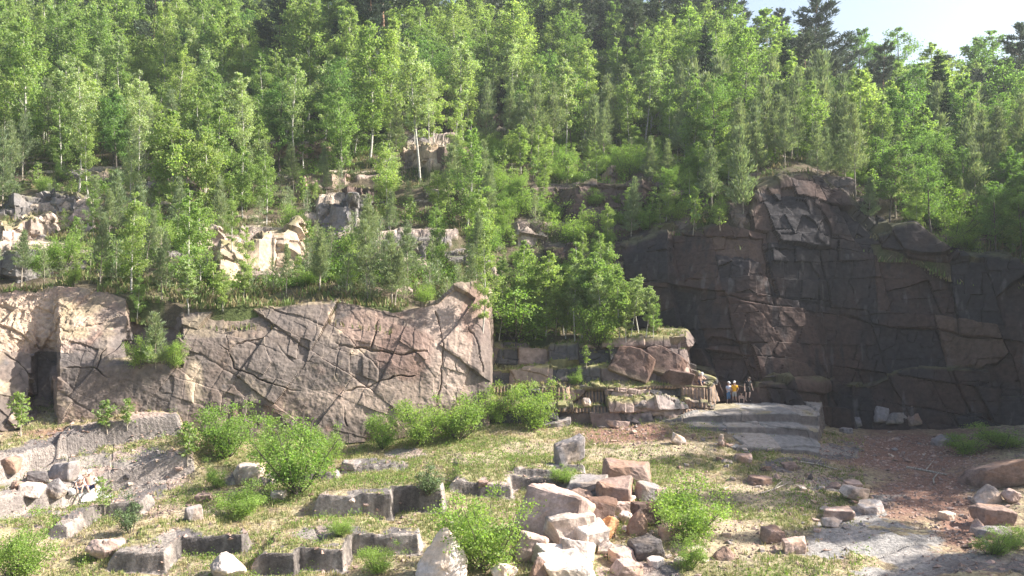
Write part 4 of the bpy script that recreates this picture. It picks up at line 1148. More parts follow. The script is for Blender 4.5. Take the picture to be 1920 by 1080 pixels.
while tries < 34000 and NT < 2000:
    tries += 1
    px = pr.uniform(-160, 2080)
    D = 50 + 95 * pr.random() ** 1.25
    f = float(front(px))
    if D < f + 0.8: continue
    x, y = (px - 960) / FPX * D, D
    zb = float(HILL(np.array([x]), np.array([y]))[0])
    py = 540 - (zb - CAMZ) / D * FPX
    if py < -60 and D > 120 and px < 1200: continue
    dd = D - f
    right = px > 1280
    if px < 900:
        tab = [('pine', 6), ('birch', 1.3), ('sapling', .8), ('small_pine', 2), ('bush', .4)] if D < 64 else [('pine', 5.5), ('birch', 3), ('aspen', .5), ('bush', .7), ('sapling', .5), ('small_pine', .8)] if D < 78 else [('birch', 4.5), ('pine', 1.6), ('aspen', 1.0), ('alder', .8), ('tall_birch', .6), ('bush', .6)] if D < 96 else [('tall_birch', 5), ('alder', 1.3), ('birch', 2), ('spruce', .4), ('aspen', 1.2), ('old_pine', .2)]
    elif px < 1280:
        tab = [('birch', 1.4), ('bush', 1.2), ('pine', 1), ('sapling', 1)] if D < 66 else [('pine', 2.2), ('birch', 2.0), ('bush', 1.5), ('sapling', 1), ('alder', .3)] if D < 80 else [('pine', 3.5), ('birch', 3), ('alder', .6), ('aspen', .5), ('bush', .6)] if D < 100 else [('tall_birch', 4), ('alder', 1), ('spruce', .7), ('birch', 1.5), ('old_pine', .5), ('aspen', 1)]
    else:
        tab = [('pine', 3), ('birch', .6), ('bush', .8), ('alder', .4 + 2.5 * (px > 1640)), ('sapling', .4)] if dd < 9 else [('pine', 4), ('birch', 1.7), ('alder', .8), ('spruce', .3)] if D < 92 else [('tall_birch', 2.2), ('alder', 2.2), ('pine', 1.2), ('old_pine', .8), ('spruce', .6), ('birch', .8)]
    k = pick(tab)
    if CNT.get(k, 0) >= LIM[k]: continue
    h = {'birch': pr.uniform(4.5, 9), 'tall_birch': pr.uniform(11, 16), 'aspen': pr.uniform(6, 12.5), 'alder': pr.uniform(7, 12), 'pine': pr.uniform(3.2, 7), 'old_pine': pr.uniform(14, 18), 'spruce': pr.uniform(8, 14),
         'bush': pr.uniform(1.0, 2.6), 'sapling': pr.uniform(1.2, 2.8), 'small_pine': pr.uniform(1.2, 2.8)}[k]
    if D < 66 and k in ('birch', 'pine'): h *= 0.8
    if D > 78 and k in ('birch', 'pine'): h *= 1.2
    if right and k == 'pine': h *= 1.25
    if k == 'alder' and dd < 9: h *= 0.6
    if px > 1385 and D > 84: h *= 0.68
    r = {'bush': 1.1, 'sapling': .8, 'small_pine': .8, 'pine': 1.3, 'birch': 1.7}.get(k, 2.3) * (1.0 if not right else .92)
    if px < 640 and D < 78 and pr.random() < .52: continue
    if not free(x, y, r): continue
    if clear_px(px, py - 5) > 0.45 and pr.random() < 0.93: continue
    if any(clear_px(px, py - q) > 0.75 for q in (h * FPX / D * .35, h * FPX / D * .7)) and pr.random() < 0.8: continue
    if 920 < px < 1240 and D < 62 and pr.random() < .75: continue
    placed.append((x, y, r)); CNT[k] = CNT.get(k, 0) + 1; NT += 1
    wood_tree(k, x, y, h)
# skyline pines and the tall bare trunk, where the photo shows them: (kind, x, depth, top y)
for k, px, D, top, w in [('old_pine', 1532, 112, -6, 1.25), ('old_pine', 1470, 118, 10, 0.9), ('old_pine', 1285, 112, -40, 1.1), ('old_pine', 1330, 122, -20, 1.0), ('old_pine', 1912, 96, 45, 1.1), ('old_pine', 722, 104, -190, 1.1),
                         ('old_pine', 1240, 120, -60, 1.1), ('birch', 1445, 108, 18, 1.2), ('alder', 1608, 122, 58, 1.1), ('alder', 1688, 118, 52, 1.0), ('tall_birch', 1740, 100, 72, 1.3), ('alder', 1820, 116, 75, 1.1), ('alder', 1865, 112, 58, 1.2),
                         ('tall_birch', 1400, 92, 52, 1.1), ('alder', 1640, 128, 75, .9), ('tall_birch', 1780, 90, 120, 1.2), ('old_pine', 1385, 116, -30, 1.0), ('old_pine', 1150, 122, -80, 1.0), ('alder', 1890, 90, 110, 1.3)]:
    x = (px - 960) / FPX * D
    p = Vector((x, D, gz('hill', x, D)))
    h = (CAMZ - (top - 540) / FPX * D) - p.z
    wood_tree(k, x, D, max(5, h), w)
# trees on the rise beyond the frame, whose shade falls across the pit
for i in range(150):
    x, y = pr.uniform(31, 60), pr.uniform(28, 66)
    if 960 + x / y * FPX < 2000 or not free(x, y, 3) or (y < 46 and pr.random() < .9): continue
    placed.append((x, y, 3))
    p = Vector((x, y, gz('hill', x, y)))
    k = pr.choice(['alder', 'alder', 'pine', 'birch'])
    plant(k, p, pr.uniform(9, 13), ADJ[k] + ', on the rise beside the pit', ADJ[k] + ', on the rise beside the pit', 1.1)
print('PLANTS', NPL, tries)
# ------------------------------------------------------------------ loose rock
M_LOOSE = vcol_mat('loose_rock', fine=6.0, bump=0.6, dist=0.06)
TONE = {'pale': (0.56, 0.46, 0.40), 'white': (0.60, 0.52, 0.47), 'pink': (0.45, 0.33, 0.285), 'grey': (0.27, 0.24, 0.235), 'dark': (0.13, 0.115, 0.115), 'orange': (0.48, 0.27, 0.14), 'brown': (0.27, 0.19, 0.16), 'tan': (0.44, 0.34, 0.255), 'slate': (0.115, 0.105, 0.108), 'umber': (0.15, 0.10, 0.085)}
def rock_mesh(rs, sx, sy, sz, tone, form='block', fine=3, rough=1.0):
    """a split granite block: hull of jittered corners, softened edges, broken surface"""
    bm = bmesh.new()
    if form == 'block':
        pts = [(x * rs.uniform(.5, 1.05), y * rs.uniform(.5, 1.05), z * rs.uniform(.62, 1.0)) for x in (-1, 1) for y in (-1, 1) for z in (-1, 1)]
        pts += [tuple(np.clip(rs.normal(0, .75, 3), -1.08, 1.08)) for _ in range(7)]
    elif form == 'slab':
        pts = [(math.cos(t) * rs.uniform(.8, 1.05), math.sin(t) * rs.uniform(.8, 1.05), z * rs.uniform(.7, 1)) for t in np.linspace(0, 6.283, 8)[:-1] + rs.uniform(0, 1) for z in (-1, 1)]
    elif form == 'point':
        pts = [(x * rs.uniform(.75, 1), y * rs.uniform(.75, 1), -1) for x in (-1, 1) for y in (-1, 1)] + [(1.0, 0.3, -.3), (-.9, -.2, -.2), (.9, -.4, .1), (.15, 0.1, 1), (.35, -.1, .9), (-.35, .4, .35), (.62, -.7, .25), (0.1, -.95, -.1)]
    else:
        d = rs.normal(size=(16, 3)); d /= np.linalg.norm(d, axis=1)[:, None]
        pts = [tuple(q * rs.uniform(.82, 1.05)) for q in d]
    for p in pts:
        bm.verts.new((p[0] * sx / 2, p[1] * sy / 2, p[2] * sz / 2))
    r = bmesh.ops.convex_hull(bm, input=bm.verts)
    bmesh.ops.delete(bm, geom=list({e for e in r['geom_interior'] + r['geom_unused'] if isinstance(e, bmesh.types.BMVert)}), context='VERTS')
    bmesh.ops.dissolve_limit(bm, angle_limit=R(9), verts=bm.verts, edges=bm.edges)
    s = min(sx, sy, sz)
    bmesh.ops.bevel(bm, geom=list(bm.edges), offset=0.035 * s, segments=1, affect='EDGES')
    bmesh.ops.triangulate(bm, faces=bm.faces)
    for _ in range(fine):
        L = max(sx, sy, sz) / 7
        e = [x for x in bm.edges if x.calc_length() > L * (0.5 ** _)]
        if len(bm.faces) > 2500: break
        bmesh.ops.subdivide_edges(bm, edges=e, cuts=1, use_grid_fill=True)
        bmesh.ops.triangulate(bm, faces=bm.faces)
    bm.normal_update()
    V = np.array([v.co for v in bm.verts]); N = np.array([v.normal for v in bm.verts])
    o = rs.uniform(0, 500, 3)
    V2 = V + N * (rough * (0.09 * s * fbm(V + o, 1.8 / s, 4, 5) + 0.06 * s * np.abs(fbm(V + o, 5 / s, 3, 8))))[:, None]
    for v, p in zip(bm.verts, V2): v.co = p
    base = np.array(TONE[tone])
    h, dl, e = joints(V + o, ((0.3, 0.2, 1), (1, 0.2, -0.2), (0.1, 1, 0.1)), (s * .8, s * .9, s * 1.1), 71)
    n = fbm(V + o, 1.4 / s, 4, 9)
    col = mixc(np.broadcast_to(base, V.shape), base * 0.5, sstep(0.05, 0.4, n + 0.5 * (h[0] - .5)) * .85)
    col = mixc(col, base * np.array((1.12, 1.02, .9)), sstep(0.6, 0.8, h[1]))
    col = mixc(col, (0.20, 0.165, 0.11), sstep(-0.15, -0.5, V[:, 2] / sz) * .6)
    me = bpy.data.meshes.new('rock'); bm.to_mesh(me); bm.free()
    at_ = me.attributes.new('col', 'FLOAT_COLOR', 'POINT')
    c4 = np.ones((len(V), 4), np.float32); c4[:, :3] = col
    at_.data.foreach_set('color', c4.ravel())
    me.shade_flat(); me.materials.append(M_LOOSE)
    return me

RR = np.random.default_rng(23)
def rock(px, py, wpx, hpx, tone, label, form='block', tilt=(0, 0), rz=None, depth=0.9, name='boulder', group=None, lift=0.0):
    """a loose rock wpx wide and hpx high in the photo, its foot at (px, py)"""
    p = at(px, py)
    k = p.y / FPX
    if name != 'boulder': wpx *= 1.15; hpx *= 1.2
    sx, sz = wpx * k, hpx * k
    if form == 'slab': sz *= 0.8
    sy = max(sx * depth, sz * 0.7)
    o = add_obj(name, rock_mesh(RR, sx, sy, sz, tone, form, 3, 1.0 if name == 'boulder' else 0.45))
    o.location = (p.x, p.y + sy * 0.32, p.z + sz * (0.34 if name == 'boulder' else 0.26) + lift)
    o.rotation_euler = (R(tilt[0]), R(tilt[1]), R(RR.uniform(-25, 25) if rz is None else rz))
    tag(o, label, 'boulder' if name == 'boulder' else 'rock outcrop', group)
    return o

BOULDERS = [
 (826, 1088, 96, 112, 'white', 'big pointed pinkish white boulder standing upright beside the large leafy bush', 'point', (0, 0), 0, .9),
 (420, 1090, 84, 58, 'white', 'rounded pale boulder under the drilled ledge, cut by the picture edge', 'round', (0, 0), 10, .9),
 (1070, 868, 60, 48, 'grey', 'tilted squared grey block alone on the dry slope', 'block', (0, -22), 18, .8),
 (1172, 908, 92, 36, 'brown', 'broad flat topped block, highest of the boulder heap', 'block', (4, 2), 8, .7),
 (1160, 948, 64, 42, 'brown', 'squared brownish block just below the flat topped block', 'block', (6, -4), -14, .9),
 (1040, 1012, 108, 84, 'pink', 'largest pink slab of the boulder heap, leaning back', 'block', (-18, 10), -20, .7),
 (1072, 1030, 86, 58, 'pale', 'pale block leaning on the largest pink slab', 'block', (-10, -8), 20, .9),
 (1140, 1016, 54, 46, 'orange', 'orange brown boulder in the middle of the heap', 'round', (0, 0), 0, .9),
 (1164, 966, 32, 24, 'pink', 'small squared pink stone in the gap of the heap', 'block', (0, 5), 10, .9),
 (1172, 984, 28, 24, 'pale', 'small pale stone just under the squared pink stone', 'round', (0, 0), 0, .9),
 (1196, 1004, 34, 50, 'brown', 'upright dark reddish stone beside the orange boulder', 'point', (0, 8), 15, .8),
 (1110, 1034, 60, 44, 'white', 'bright white block in front of the pale leaning block', 'block', (8, -12), 30, .8),
 (1080, 1062, 58, 46, 'white', 'white angular boulder at the low end of the heap', 'block', (-12, 6), -12, .9),
 (1034, 1066, 52, 38, 'white', 'white block between two pink blocks at the bottom', 'block', (4, 10), 22, .9),
 (1000, 1054, 46, 50, 'pink', 'coarse pink block at the heap end nearest the leafy bush', 'block', (-6, 14), 10, .8),
 (984, 1052, 42, 36, 'pale', 'rounded pale stone half hidden by the leafy bush', 'round', (0, 0), 0, .9),
 (1062, 1092, 80, 42, 'white', 'big white boulder at the bottom edge under the heap', 'block', (5, -5), 12, .9),
 (945, 1092, 60, 40, 'white', 'white boulder at the bottom edge by the leafy bush', 'round', (0, 0), 5, .9),
 (1010, 1092, 44, 44, 'brown', 'dark wedge of stone between the bottom white boulders', 'point', (0, -10), 40, .8),
 (1106, 932, 62, 30, 'grey', 'grey block at the back of the heap, beside the flat topped one', 'block', (8, -6), -10, .9),
 (1085, 950, 56, 26, 'brown', 'low brown slab behind the largest pink slab', 'slab', (6, 0), 0, .9),
 (1216, 940, 40, 30, 'grey', 'grey stone at the heap edge nearest the leafy bush', 'block', (0, 12), 20, .9),
 (1236, 938, 34, 22, 'pink', 'small pink stone beyond the leafy bush', 'block', (0, 0), 30, .9),
 (1212, 1050, 52, 34, 'dark', 'dark weathered stone at the foot of the leafy bush', 'block', (0, -8), 15, .9),
 (1232, 1064, 30, 18, 'white', 'flat white stone before the dark weathered stone', 'slab', (4, 0), 0, .9),
 (1160, 1036, 66, 14, 'pale', 'long pale sliver lying before the orange boulder', 'slab', (0, 6), -8, .3),
 (1168, 1056, 40, 22, 'pink', 'rounded pink stone on the grass before the heap', 'block', (0, 0), 25, .9),
 (1305, 1046, 40, 22, 'pale', 'pale stone on the path below the leafy bush', 'block', (0, 0), 10, .9),
 (1284, 1060, 42, 14, 'pale', 'flat slab sunk in the path below the leafy bush', 'slab', (0, 0), 0, .8),
 (1358, 1050, 40, 28, 'brown', 'brown wedge alone on the bare path', 'point', (0, 0), 20, .9),
 (1452, 1018, 42, 32, 'brown', 'angular brown stone at the grass edge of the rock pavement', 'block', (0, 6), 15, .9),
 (1494, 1038, 52, 26, 'pink', 'low pink block nearest the rock pavement', 'block', (0, 0), 0, .9),
 (1160, 800, 58, 17, 'pink', 'flat pale slab lying before the dark undercut ledge', 'slab', (0, 3), 0, .7),
 (1272, 834, 26, 22, 'pale', 'small tilted slab standing on the bare slope', 'block', (0, 34), 20, .5),
 (1608, 938, 56, 28, 'pale', 'long pale slab, upper of the pair by the red gravel', 'block', (0, 12), 20, .7),
 (1604, 918, 34, 16, 'pink', 'low pink stone behind the long pale slab', 'block', (0, 0), 0, .9),
 (1638, 962, 50, 24, 'white', 'flat whitish slab leaning over a dark gap by the red gravel', 'slab', (10, -8), 0, .9),
 (1582, 976, 62, 24, 'pink', 'long low stone on the rise above the rock pavement', 'block', (0, 0), -10, .7),
 (1560, 990, 54, 22, 'pale', 'moss stained stone before the long low stone', 'round', (0, 0), 0, .7),
 (1428, 908, 52, 18, 'brown', 'flat brown slab on the grassy slope', 'slab', (0, 5), 0, .8),
 (1395, 868, 34, 18, 'pink', 'pinkish stone below the grey rock shelf', 'block', (0, 0), 10, .9),
 (1482, 882, 28, 14, 'brown', 'small dark stone at the end of the grey rock shelf', 'block', (0, 0), 0, .9),
 (1520, 900, 12, 14, 'dark', 'small upright dark pebble on the gravel', 'round', (0, 0), 0, .9),
 (1566, 916, 26, 14, 'brown', 'small brown wedge on the gravel beside the pale slabs', 'point', (0, 0), 0, .9),
 (1885, 915, 110, 46, 'brown', 'huge tilted slab at the brink of the pit floor', 'block', (-8, -16), -6, .8),
 (1856, 944, 54, 40, 'pale', 'pale pointed stone in front of the huge tilted slab', 'point', (0, -6), 0, .8),
 (1902, 944, 40, 32, 'pink', 'pink stone wedged against the huge tilted slab', 'round', (0, 0), 0, .9),
 (1872, 986, 66, 42, 'brown', 'bulky brown boulder with a shaded underside by the pit path', 'block', (0, 6), 8, .8),
 (1834, 1000, 30, 32, 'pink', 'small leaning stone beside the bulky brown boulder', 'point', (0, -12), 0, .8),
 (1866, 1010, 66, 22, 'grey', 'long grey stone lying below the bulky brown boulder', 'block', (0, -5), 4, .5),
 (1780, 976, 26, 18, 'pale', 'pale stone alone on the shaded gravel', 'block', (0, 0), 20, .9),
 (1770, 836, 34, 18, 'grey', 'grey slab alone in the shade of the pit floor', 'block', (0, -10), 20, .8),
 (1608, 796, 32, 30, 'grey', 'triangular slab leaning against the dark wall', 'point', (-12, 0), 0, .5),
 (1652, 792, 28, 36, 'grey', 'upright slab leaning against the dark wall', 'block', (-10, 4), 0, .4),
 (1686, 792, 40, 22, 'grey', 'low slab beside the upright leaning slab', 'block', (-14, 0), 0, .5),
 (1715, 792, 24, 38, 'brown', 'narrow pointed slab against the dark wall', 'point', (-8, -8), 0, .5),
 (1590, 812, 26, 12, 'grey', 'flat grey stone at the foot of the dark wall', 'slab', (0, 0), 0, .9),
 (190, 1052, 84, 54, 'pink', 'big rounded boulder below the dark drilled recess', 'round', (0, 0), 10, .9),
 (464, 908, 54, 46, 'pale', 'pale squared block standing beside the olive bush', 'block', (0, 4), 10, .8),
 (360, 978, 36, 32, 'grey', 'grey stone at the end of the sunbathers slab', 'block', (0, 0), 30, .9),
 (50, 930, 44, 24, 'pale', 'pale stone lying near the sunbathers, furthest from them', 'block', (0, 8), 10, .9),
 (96, 925, 46, 36, 'grey', 'grey leaning boulder next to the sunbathers', 'point', (0, 14), 0, .9),
 (112, 902, 52, 40, 'grey', 'grey flat sided boulder right behind the seated child', 'block', (-12, 0), 0, .7),
 (66, 905, 40, 22, 'dark', 'dark stone behind the grey leaning boulder', 'block', (0, 0), 20, .9),
 (14, 885, 34, 30, 'brown', 'brown block by the picture edge above the sunbathers', 'block', (0, 0), 0, .9),
 (30, 918, 30, 20, 'brown', 'small brown stone by the picture edge near the pale stone', 'round', (0, 0), 0, .9),
 (236, 898, 14, 10, 'dark', 'little dark block on the sunbathers slab', 'block', (0, 0), 10, .9),
 (655, 880, 34, 16, 'grey', 'grey stone with a dark overhang on the dry slope', 'block', (0, 0), 0, .9),
 (520, 938, 34, 18, 'pale', 'pale stone in the grass under the biggest bush', 'block', (0, 0), 10, .9),
 (378, 945, 30, 22, 'brown', 'brown stone among plants at the slab end', 'block', (0, 0), 10, .9),
 (905, 912, 22, 12, 'brown', 'little brown stone on the upper edge of the dry slope', 'block', (0, 0), 0, .9),
 (1100, 764, 20, 24, 'pale', 'pale stone in the dark niche of the stepped ledges', 'round', (0, 0), 0, .8),
 (1200, 762, 34, 20, 'grey', 'grey stone on the lower rock step', 'point', (0, 0), 0, .8),
 (1040, 800, 70, 18, 'grey', 'grey tilted slab beside the dense green bush', 'slab', (12, -8), 0, .7),
 (1118, 990, 70, 56, 'umber', 'dark block deep in the shaded hollow of the heap', 'block', (-10, 6), 20, .8),
 (1215, 985, 40, 44, 'umber', 'dark slab standing between the upright reddish stone and the bush', 'block', (-14, 0), 10, .5),
 (1012, 1000, 44, 52, 'pink', 'rough pink slab leaning at the outer side of the largest pink slab', 'block', (-14, 18), 8, .6),
 (1058, 990, 54, 60, 'pale', 'pale orange tinged block resting on the largest pink slab', 'block', (-12, -6), -16, .7),
 (1178, 1080, 46, 22, 'pink', 'pink stone in the grass at the bottom of the heap', 'block', (0, 6), 12, .9),
 (1258, 1010, 40, 30, 'pink', 'pink stone half hidden under the heap bush', 'block', (0, -8), 12, .9),
]
for px, py, w, h, tone, lab, form, tilt, rz, dep in BOULDERS:
    if 975 < px < 1245 and py > 900: w, h = w * 1.2, h * 1.22
    rock(px, py, w, h, tone, lab, form, tilt, rz, dep)
# the big tilted slabs on the stepped ledges
for px, py, w, h, tone, lab, form, tilt, rz, dep in [
    (1192, 712, 92, 60, 'umber', 'big dark slab leaning on the upper rock steps', 'block', (-24, 20), -10, .35),
    (1250, 708, 88, 62, 'umber', 'tilted slab with a broad sloping face on the rock steps', 'block', (-26, 26), -4, .35),
    (1272, 724, 64, 34, 'umber', 'blocky rock wedged under the tilted slabs', 'block', (0, 6), 8, .6)]:
    rock(px, py, w, h, tone, lab, form, tilt, rz, dep)

# smaller stones, a few shapes copied about
SM = [rock_mesh(RR, 1, .8, .6, t, f, 2) for t in ('pale', 'pink', 'brown', 'grey') for f in ('block', 'round')]
def stones(n, cx, cy, rx, ry, lab, lo=8, hi=24):
    for _ in range(n):
        t = pr.uniform(0, 6.28); r = math.sqrt(pr.random())
        q = hit(cx + rx * r * math.cos(t), cy + ry * r * math.sin(t))
        if not q: continue
        p = q[0]
        o = add_obj('stone', SM[pr.randrange(8)])
        s = pr.uniform(lo, hi) * p.y / FPX * (0.6 if pr.random() < .5 else 1)
        o.scale = (s * pr.uniform(.8, 1.3), s, s * pr.uniform(.5, 1))
        o.rotation_euler = (pr.gauss(0, .2), pr.gauss(0, .2), pr.uniform(0, 6.28))
        o.location = (p.x, p.y, p.z + 0.12 * s)
        tag(o, lab, 'stone', lab)
stones(60, 1120, 985, 120, 75, 'small broken stone among the boulder heap', 12, 40)
stones(40, 1400, 900, 150, 60, 'small stone scattered on the grassy slope below the rock shelf', 6, 20)
stones(30, 1330, 1030, 110, 40, 'small stone scattered along the bare path', 6, 18)
stones(34, 1690, 835, 130, 30, 'small stone on the shaded pit floor', 5, 16)
stones(24, 1840, 975, 60, 60, 'small stone by the boulders at the pit edge', 8, 22)
stones(26, 1560, 960, 70, 60, 'small stone along the edge of the rock pavement', 6, 18)
stones(26, 1200, 825, 160, 26, 'small stone on the red earth before the stepped ledges', 5, 14)
stones(14, 250, 880, 130, 50, 'small stone about the sunbathers slabs', 6, 18)
stones(28, 600, 960, 260, 70, 'small stone on the dry slope of broken ledges', 6, 18)
stones(16, 1340, 345 + 480, 60, 20, 'small flat stone around the cairn', 6, 18)

# cairn
p = at(1352, 838)
cn = bpy.data.objects.new('stone_cairn', None); COL.objects.link(cn); cn.location = p
tag(cn, 'little cairn of stacked flat stones at the edge of the rock shelf', 'cairn')
z = 0
for k in range(6):
    s = 0.42 - 0.035 * k; t = (0.2, 0.16, 0.13, 0.13, 0.11, 0.10)[k]
    o = add_obj('stone', rock_mesh(RR, s * RR.uniform(.85, 1.1), s * .9, t, ('brown', 'pink', 'pale', 'pink', 'pale', 'pale')[k], 'slab', 2), cn)
    o.location = (RR.uniform(-.03, .03), RR.uniform(-.03, .03), z + t * .42); z += t * .86

# fallen sticks
M_STICK = bark_mat('weathered_wood', (0.24, 0.2, 0.16), (0.46, 0.41, 0.35), (3, 3, 1), .5)
def stick(pts, r, lab):
    w = Wood()
    q = [at(*p) + Vector((0, 0, 0.06)) for p in pts]
    w.tube(q, [r * (1 - .5 * i / len(q)) for i in range(len(q))], 6)
    m = q[len(q) // 2]
    w.tube([m, m + Vector((r * 6, r * 4, r * 4)), m + Vector((r * 11, r * 9, r * 6))], [r * .5, r * .4, r * .2], 5)
    tag(add_obj('branch', w.mesh('branch', M_STICK)), lab, 'branch')
stick([(1752, 910), (1750, 900), (1756, 892)], 0.05, 'short curved pale branch lying on the red gravel')
stick([(1500, 868), (1530, 872), (1570, 882)], 0.05, 'thin straight branch in the gravel under the rock shelf')
stick([(1700, 878), (1735, 884), (1775, 892)], 0.07, 'dark branch across the shaded gravel')
stick([(1425, 928), (1450, 920), (1478, 908)], 0.05, 'bleached branch beside the flat brown slab')
stick([(820, 900), (850, 905), (872, 898)], 0.04, 'thin dead branch on the dry slope by the grey green bush')
# ------------------------------------------------------------------ grass, weeds and gravel (nobody could count them)
GR = np.random.default_rng(5)
pxs_, Dg, Zg = GRIDS['ground']
rockm_, green_, red_ = GROUND_MASK
PXg = np.broadcast_to(pxs_[None], Dg.shape)
area = (Dg / FPX * (PXg[:, 1:].mean() * 0 + 1.6)) * np.gradient(Dg, axis=0)
vis = (PXg > -80) & (PXg < 2000) & (Dg > 27) & (Dg < 53)
def sample(wt, n):
    w = (wt * area * vis).ravel(); w = w / w.sum()
    i = GR.choice(len(w), n, p=w)
    y = Dg.ravel()[i]; x = (PXg.ravel()[i] - 960) / FPX * y
    return np.stack([x, y, Zg.ravel()[i]], -1) + GR.normal(0, .02, (n, 3)) * (1, 1, 0), i
M_GRASS, t_, b_ = new_mat('grass_blade')
at_ = t_.nodes.new('ShaderNodeAttribute'); at_.attribute_name = 'col'
t_.links.new(at_.outputs['Color'], b_.inputs['Base Color']); b_.inputs['Roughness'].default_value = .7
tr_ = t_.nodes.new('ShaderNodeBsdfTranslucent'); t_.links.new(at_.outputs['Color'], tr_.inputs['Color'])
mx_ = t_.nodes.new('ShaderNodeMixShader'); mx_.inputs[0].default_value = .35
t_.links.new(b_.outputs[0], mx_.inputs[1]); t_.links.new(tr_.outputs[0], mx_.inputs[2]); t_.links.new(mx_.outputs[0], t_.nodes['Material Output'].inputs['Surface'])
def blades(name, pos, hgt, col, per=4, lean=.5, wid=.02, spread=.06):
    n = len(pos) * per
    p = np.repeat(pos, per, 0) + GR.normal(0, spread, (n, 3)) * (1, 1, 0)
    h = np.repeat(hgt, per) * GR.uniform(.5, 1.2, n)
    a = GR.uniform(0, 6.283, n); d = np.stack([np.cos(a), np.sin(a), 0 * a], -1)
    s = np.stack([-d[:, 1], d[:, 0], 0 * a], -1) * (wid * GR.uniform(.6, 1.4, n))[:, None]
    ln = GR.uniform(0.1, lean, n)[:, None] * h[:, None]
    up = np.array((0, 0, 1.0))
    v = np.stack([p - s, p + s, p + s * .7 + d * ln * .4 + up * (h * .6)[:, None], p + d * ln + up * h[:, None]], 1)
    c = np.repeat(np.repeat(col, per, 0) * GR.uniform(.75, 1.25, (n, 1)), 4, 0)
    return raw_mesh(name, v.reshape(-1, 3), np.arange(4 * n).reshape(n, 4), M_GRASS, c)
gw = (1 - np.clip(rockm_, 0, 1)) * (PXg < 1620) * (0.25 + green_) * (1 - .7 * red_) * (1 - .75 * np.clip(path, 0, 1))
pos, i = sample(gw, 30000)
g = green_.ravel()[i][:, None]
dry = np.array((0.40, 0.34, 0.17)); grn = np.array((0.17, 0.24, 0.06))
mix = np.clip(g * .7 - .08 + GR.normal(0, .3, g.shape), 0, 1)
tag(add_obj('grass', blades('grass', pos, GR.uniform(.05, .2, len(pos)), dry * (1 - mix) + grn * mix)), 'short dry and green grass over the quarry slope', None, None, 'stuff')
# leafy weeds in patches
wp = sstep(0.05, 0.35, fbm(np.stack([(PXg - 960) / FPX * Dg, Dg, 0 * Dg], -1), 0.28, 3, 900) + .25 * green_) * (1 - np.clip(rockm_, 0, 1) * .8) * (PXg < 1640) * (1 - red_)
pos, i = sample(wp, 5000)
lp = np.repeat(pos, 9, 0) + GR.normal(0, .09, (45000, 3)) * (1, 1, 0); lp[:, 2] += np.abs(GR.normal(0, .14, 45000)) + .02
tag(add_obj('weeds', leaves_mesh('weeds', lp, None, .065, .7, leaf_mat('weed_leaf', (0.17, 0.25, 0.055), (0.17, 0.25, 0.055), .4), GR, .35)), 'low leafy weeds in patches on the slope', None, None, 'stuff')
# gravel
def grit(name, pos, size, col):
    n = len(pos)
    o = np.array([(1, 0, 0), (0, 1, 0), (-1, 0, 0), (0, -1, 0), (0, 0, 1), (0, 0, -1)], float)
    v = pos[:, None] + o[None] * (size[:, None] * GR.uniform(.6, 1.3, (n, 3)) * (1, 1, .65))[:, None] + GR.normal(0, .2, (n, 6, 3)) * size[:, None, None]
    f = np.array([(0, 1, 4), (1, 2, 4), (2, 3, 4), (3, 0, 4), (1, 0, 5), (2, 1, 5), (3, 2, 5), (0, 3, 5)])
    F = (np.arange(n)[:, None, None] * 6 + f[None]).reshape(-1, 3)
    return raw_mesh(name, v.reshape(-1, 3), F, M_LOOSE, np.repeat(col * GR.uniform(.6, 1.3, (n, 1)), 6, 0))
rw = 0.06 + red_ * 0.6 + 0.6 * np.clip(path, 0, 1) + (PXg > 1480) * .5 * (1 - PAVE) + 0.2 * (PXg < 400) + .25 * np.exp(-((np.minimum(face, 3) - .3) / .5) ** 2)
pos, i = sample(rw, 13000)
rc_ = np.where((GR.random(len(pos)) < .5)[:, None], np.array((0.36, 0.25, 0.205)), np.array((0.26, 0.19, 0.165)))
tag(add_obj('gravel', grit('gravel', pos, GR.gamma(2.0, .02, len(pos)) + .015, rc_)), 'broken stone chips strewn over the quarry floor', None, None, 'stuff')
# undergrowth on the benches among the trees
pxh, Dh, Zh = GRIDS['hill']
PXh = np.broadcast_to(pxh[None], Dh.shape)
ah = Dh * np.gradient(Dh, axis=0) * ((PXh > -100) & (PXh < 2020) & (Dh < 100))
w = (ah * (1 - sstep(0.0, 0.2, ex)) * sstep(-.25, .3, n1) * (1 / (Dh / 60)) ** 2).ravel(); w /= w.sum()
i = GR.choice(len(w), 16000, p=w)
y = Dh.ravel()[i]; pos = np.stack([(PXh.ravel()[i] - 960) / FPX * y, y, Zh.ravel()[i]], -1)
c = np.where((GR.random(len(pos)) < .5)[:, None], np.array((0.16, 0.22, 0.06)), np.array((0.26, 0.22, 0.11)))
tag(add_obj('undergrowth', blades('undergrowth', pos, GR.uniform(.15, .5, len(pos)), c, 4, .8, .05, .15)), 'grass and low growth under the trees', None, None, 'stuff')
w = (ah * (1 - sstep(0.0, 0.25, ex)) * sstep(-.1, .35, fbm(V[..., :3], 0.22, 3, 931)) * (1 - sstep(.15, .6, rock_open(PXh, 540 - (Zh - CAMZ) / Dh * FPX + 14))) * (Dh > front(PXh) + 3) * (1 / (Dh / 60)) ** 2).ravel(); w /= w.sum()
i = GR.choice(len(w), 5200, p=w)
y = Dh.ravel()[i]; pos = np.stack([(PXh.ravel()[i] - 960) / FPX * y, y, Zh.ravel()[i]], -1)
n_ = 26
hh_ = np.repeat(GR.uniform(.25, 1.1, len(pos)), n_)
lp = np.repeat(pos, n_, 0) + GR.normal(0, .34, (len(hh_), 3)) * (1, 1, 0); lp[:, 2] += hh_ * GR.uniform(.1, 1, len(hh_))
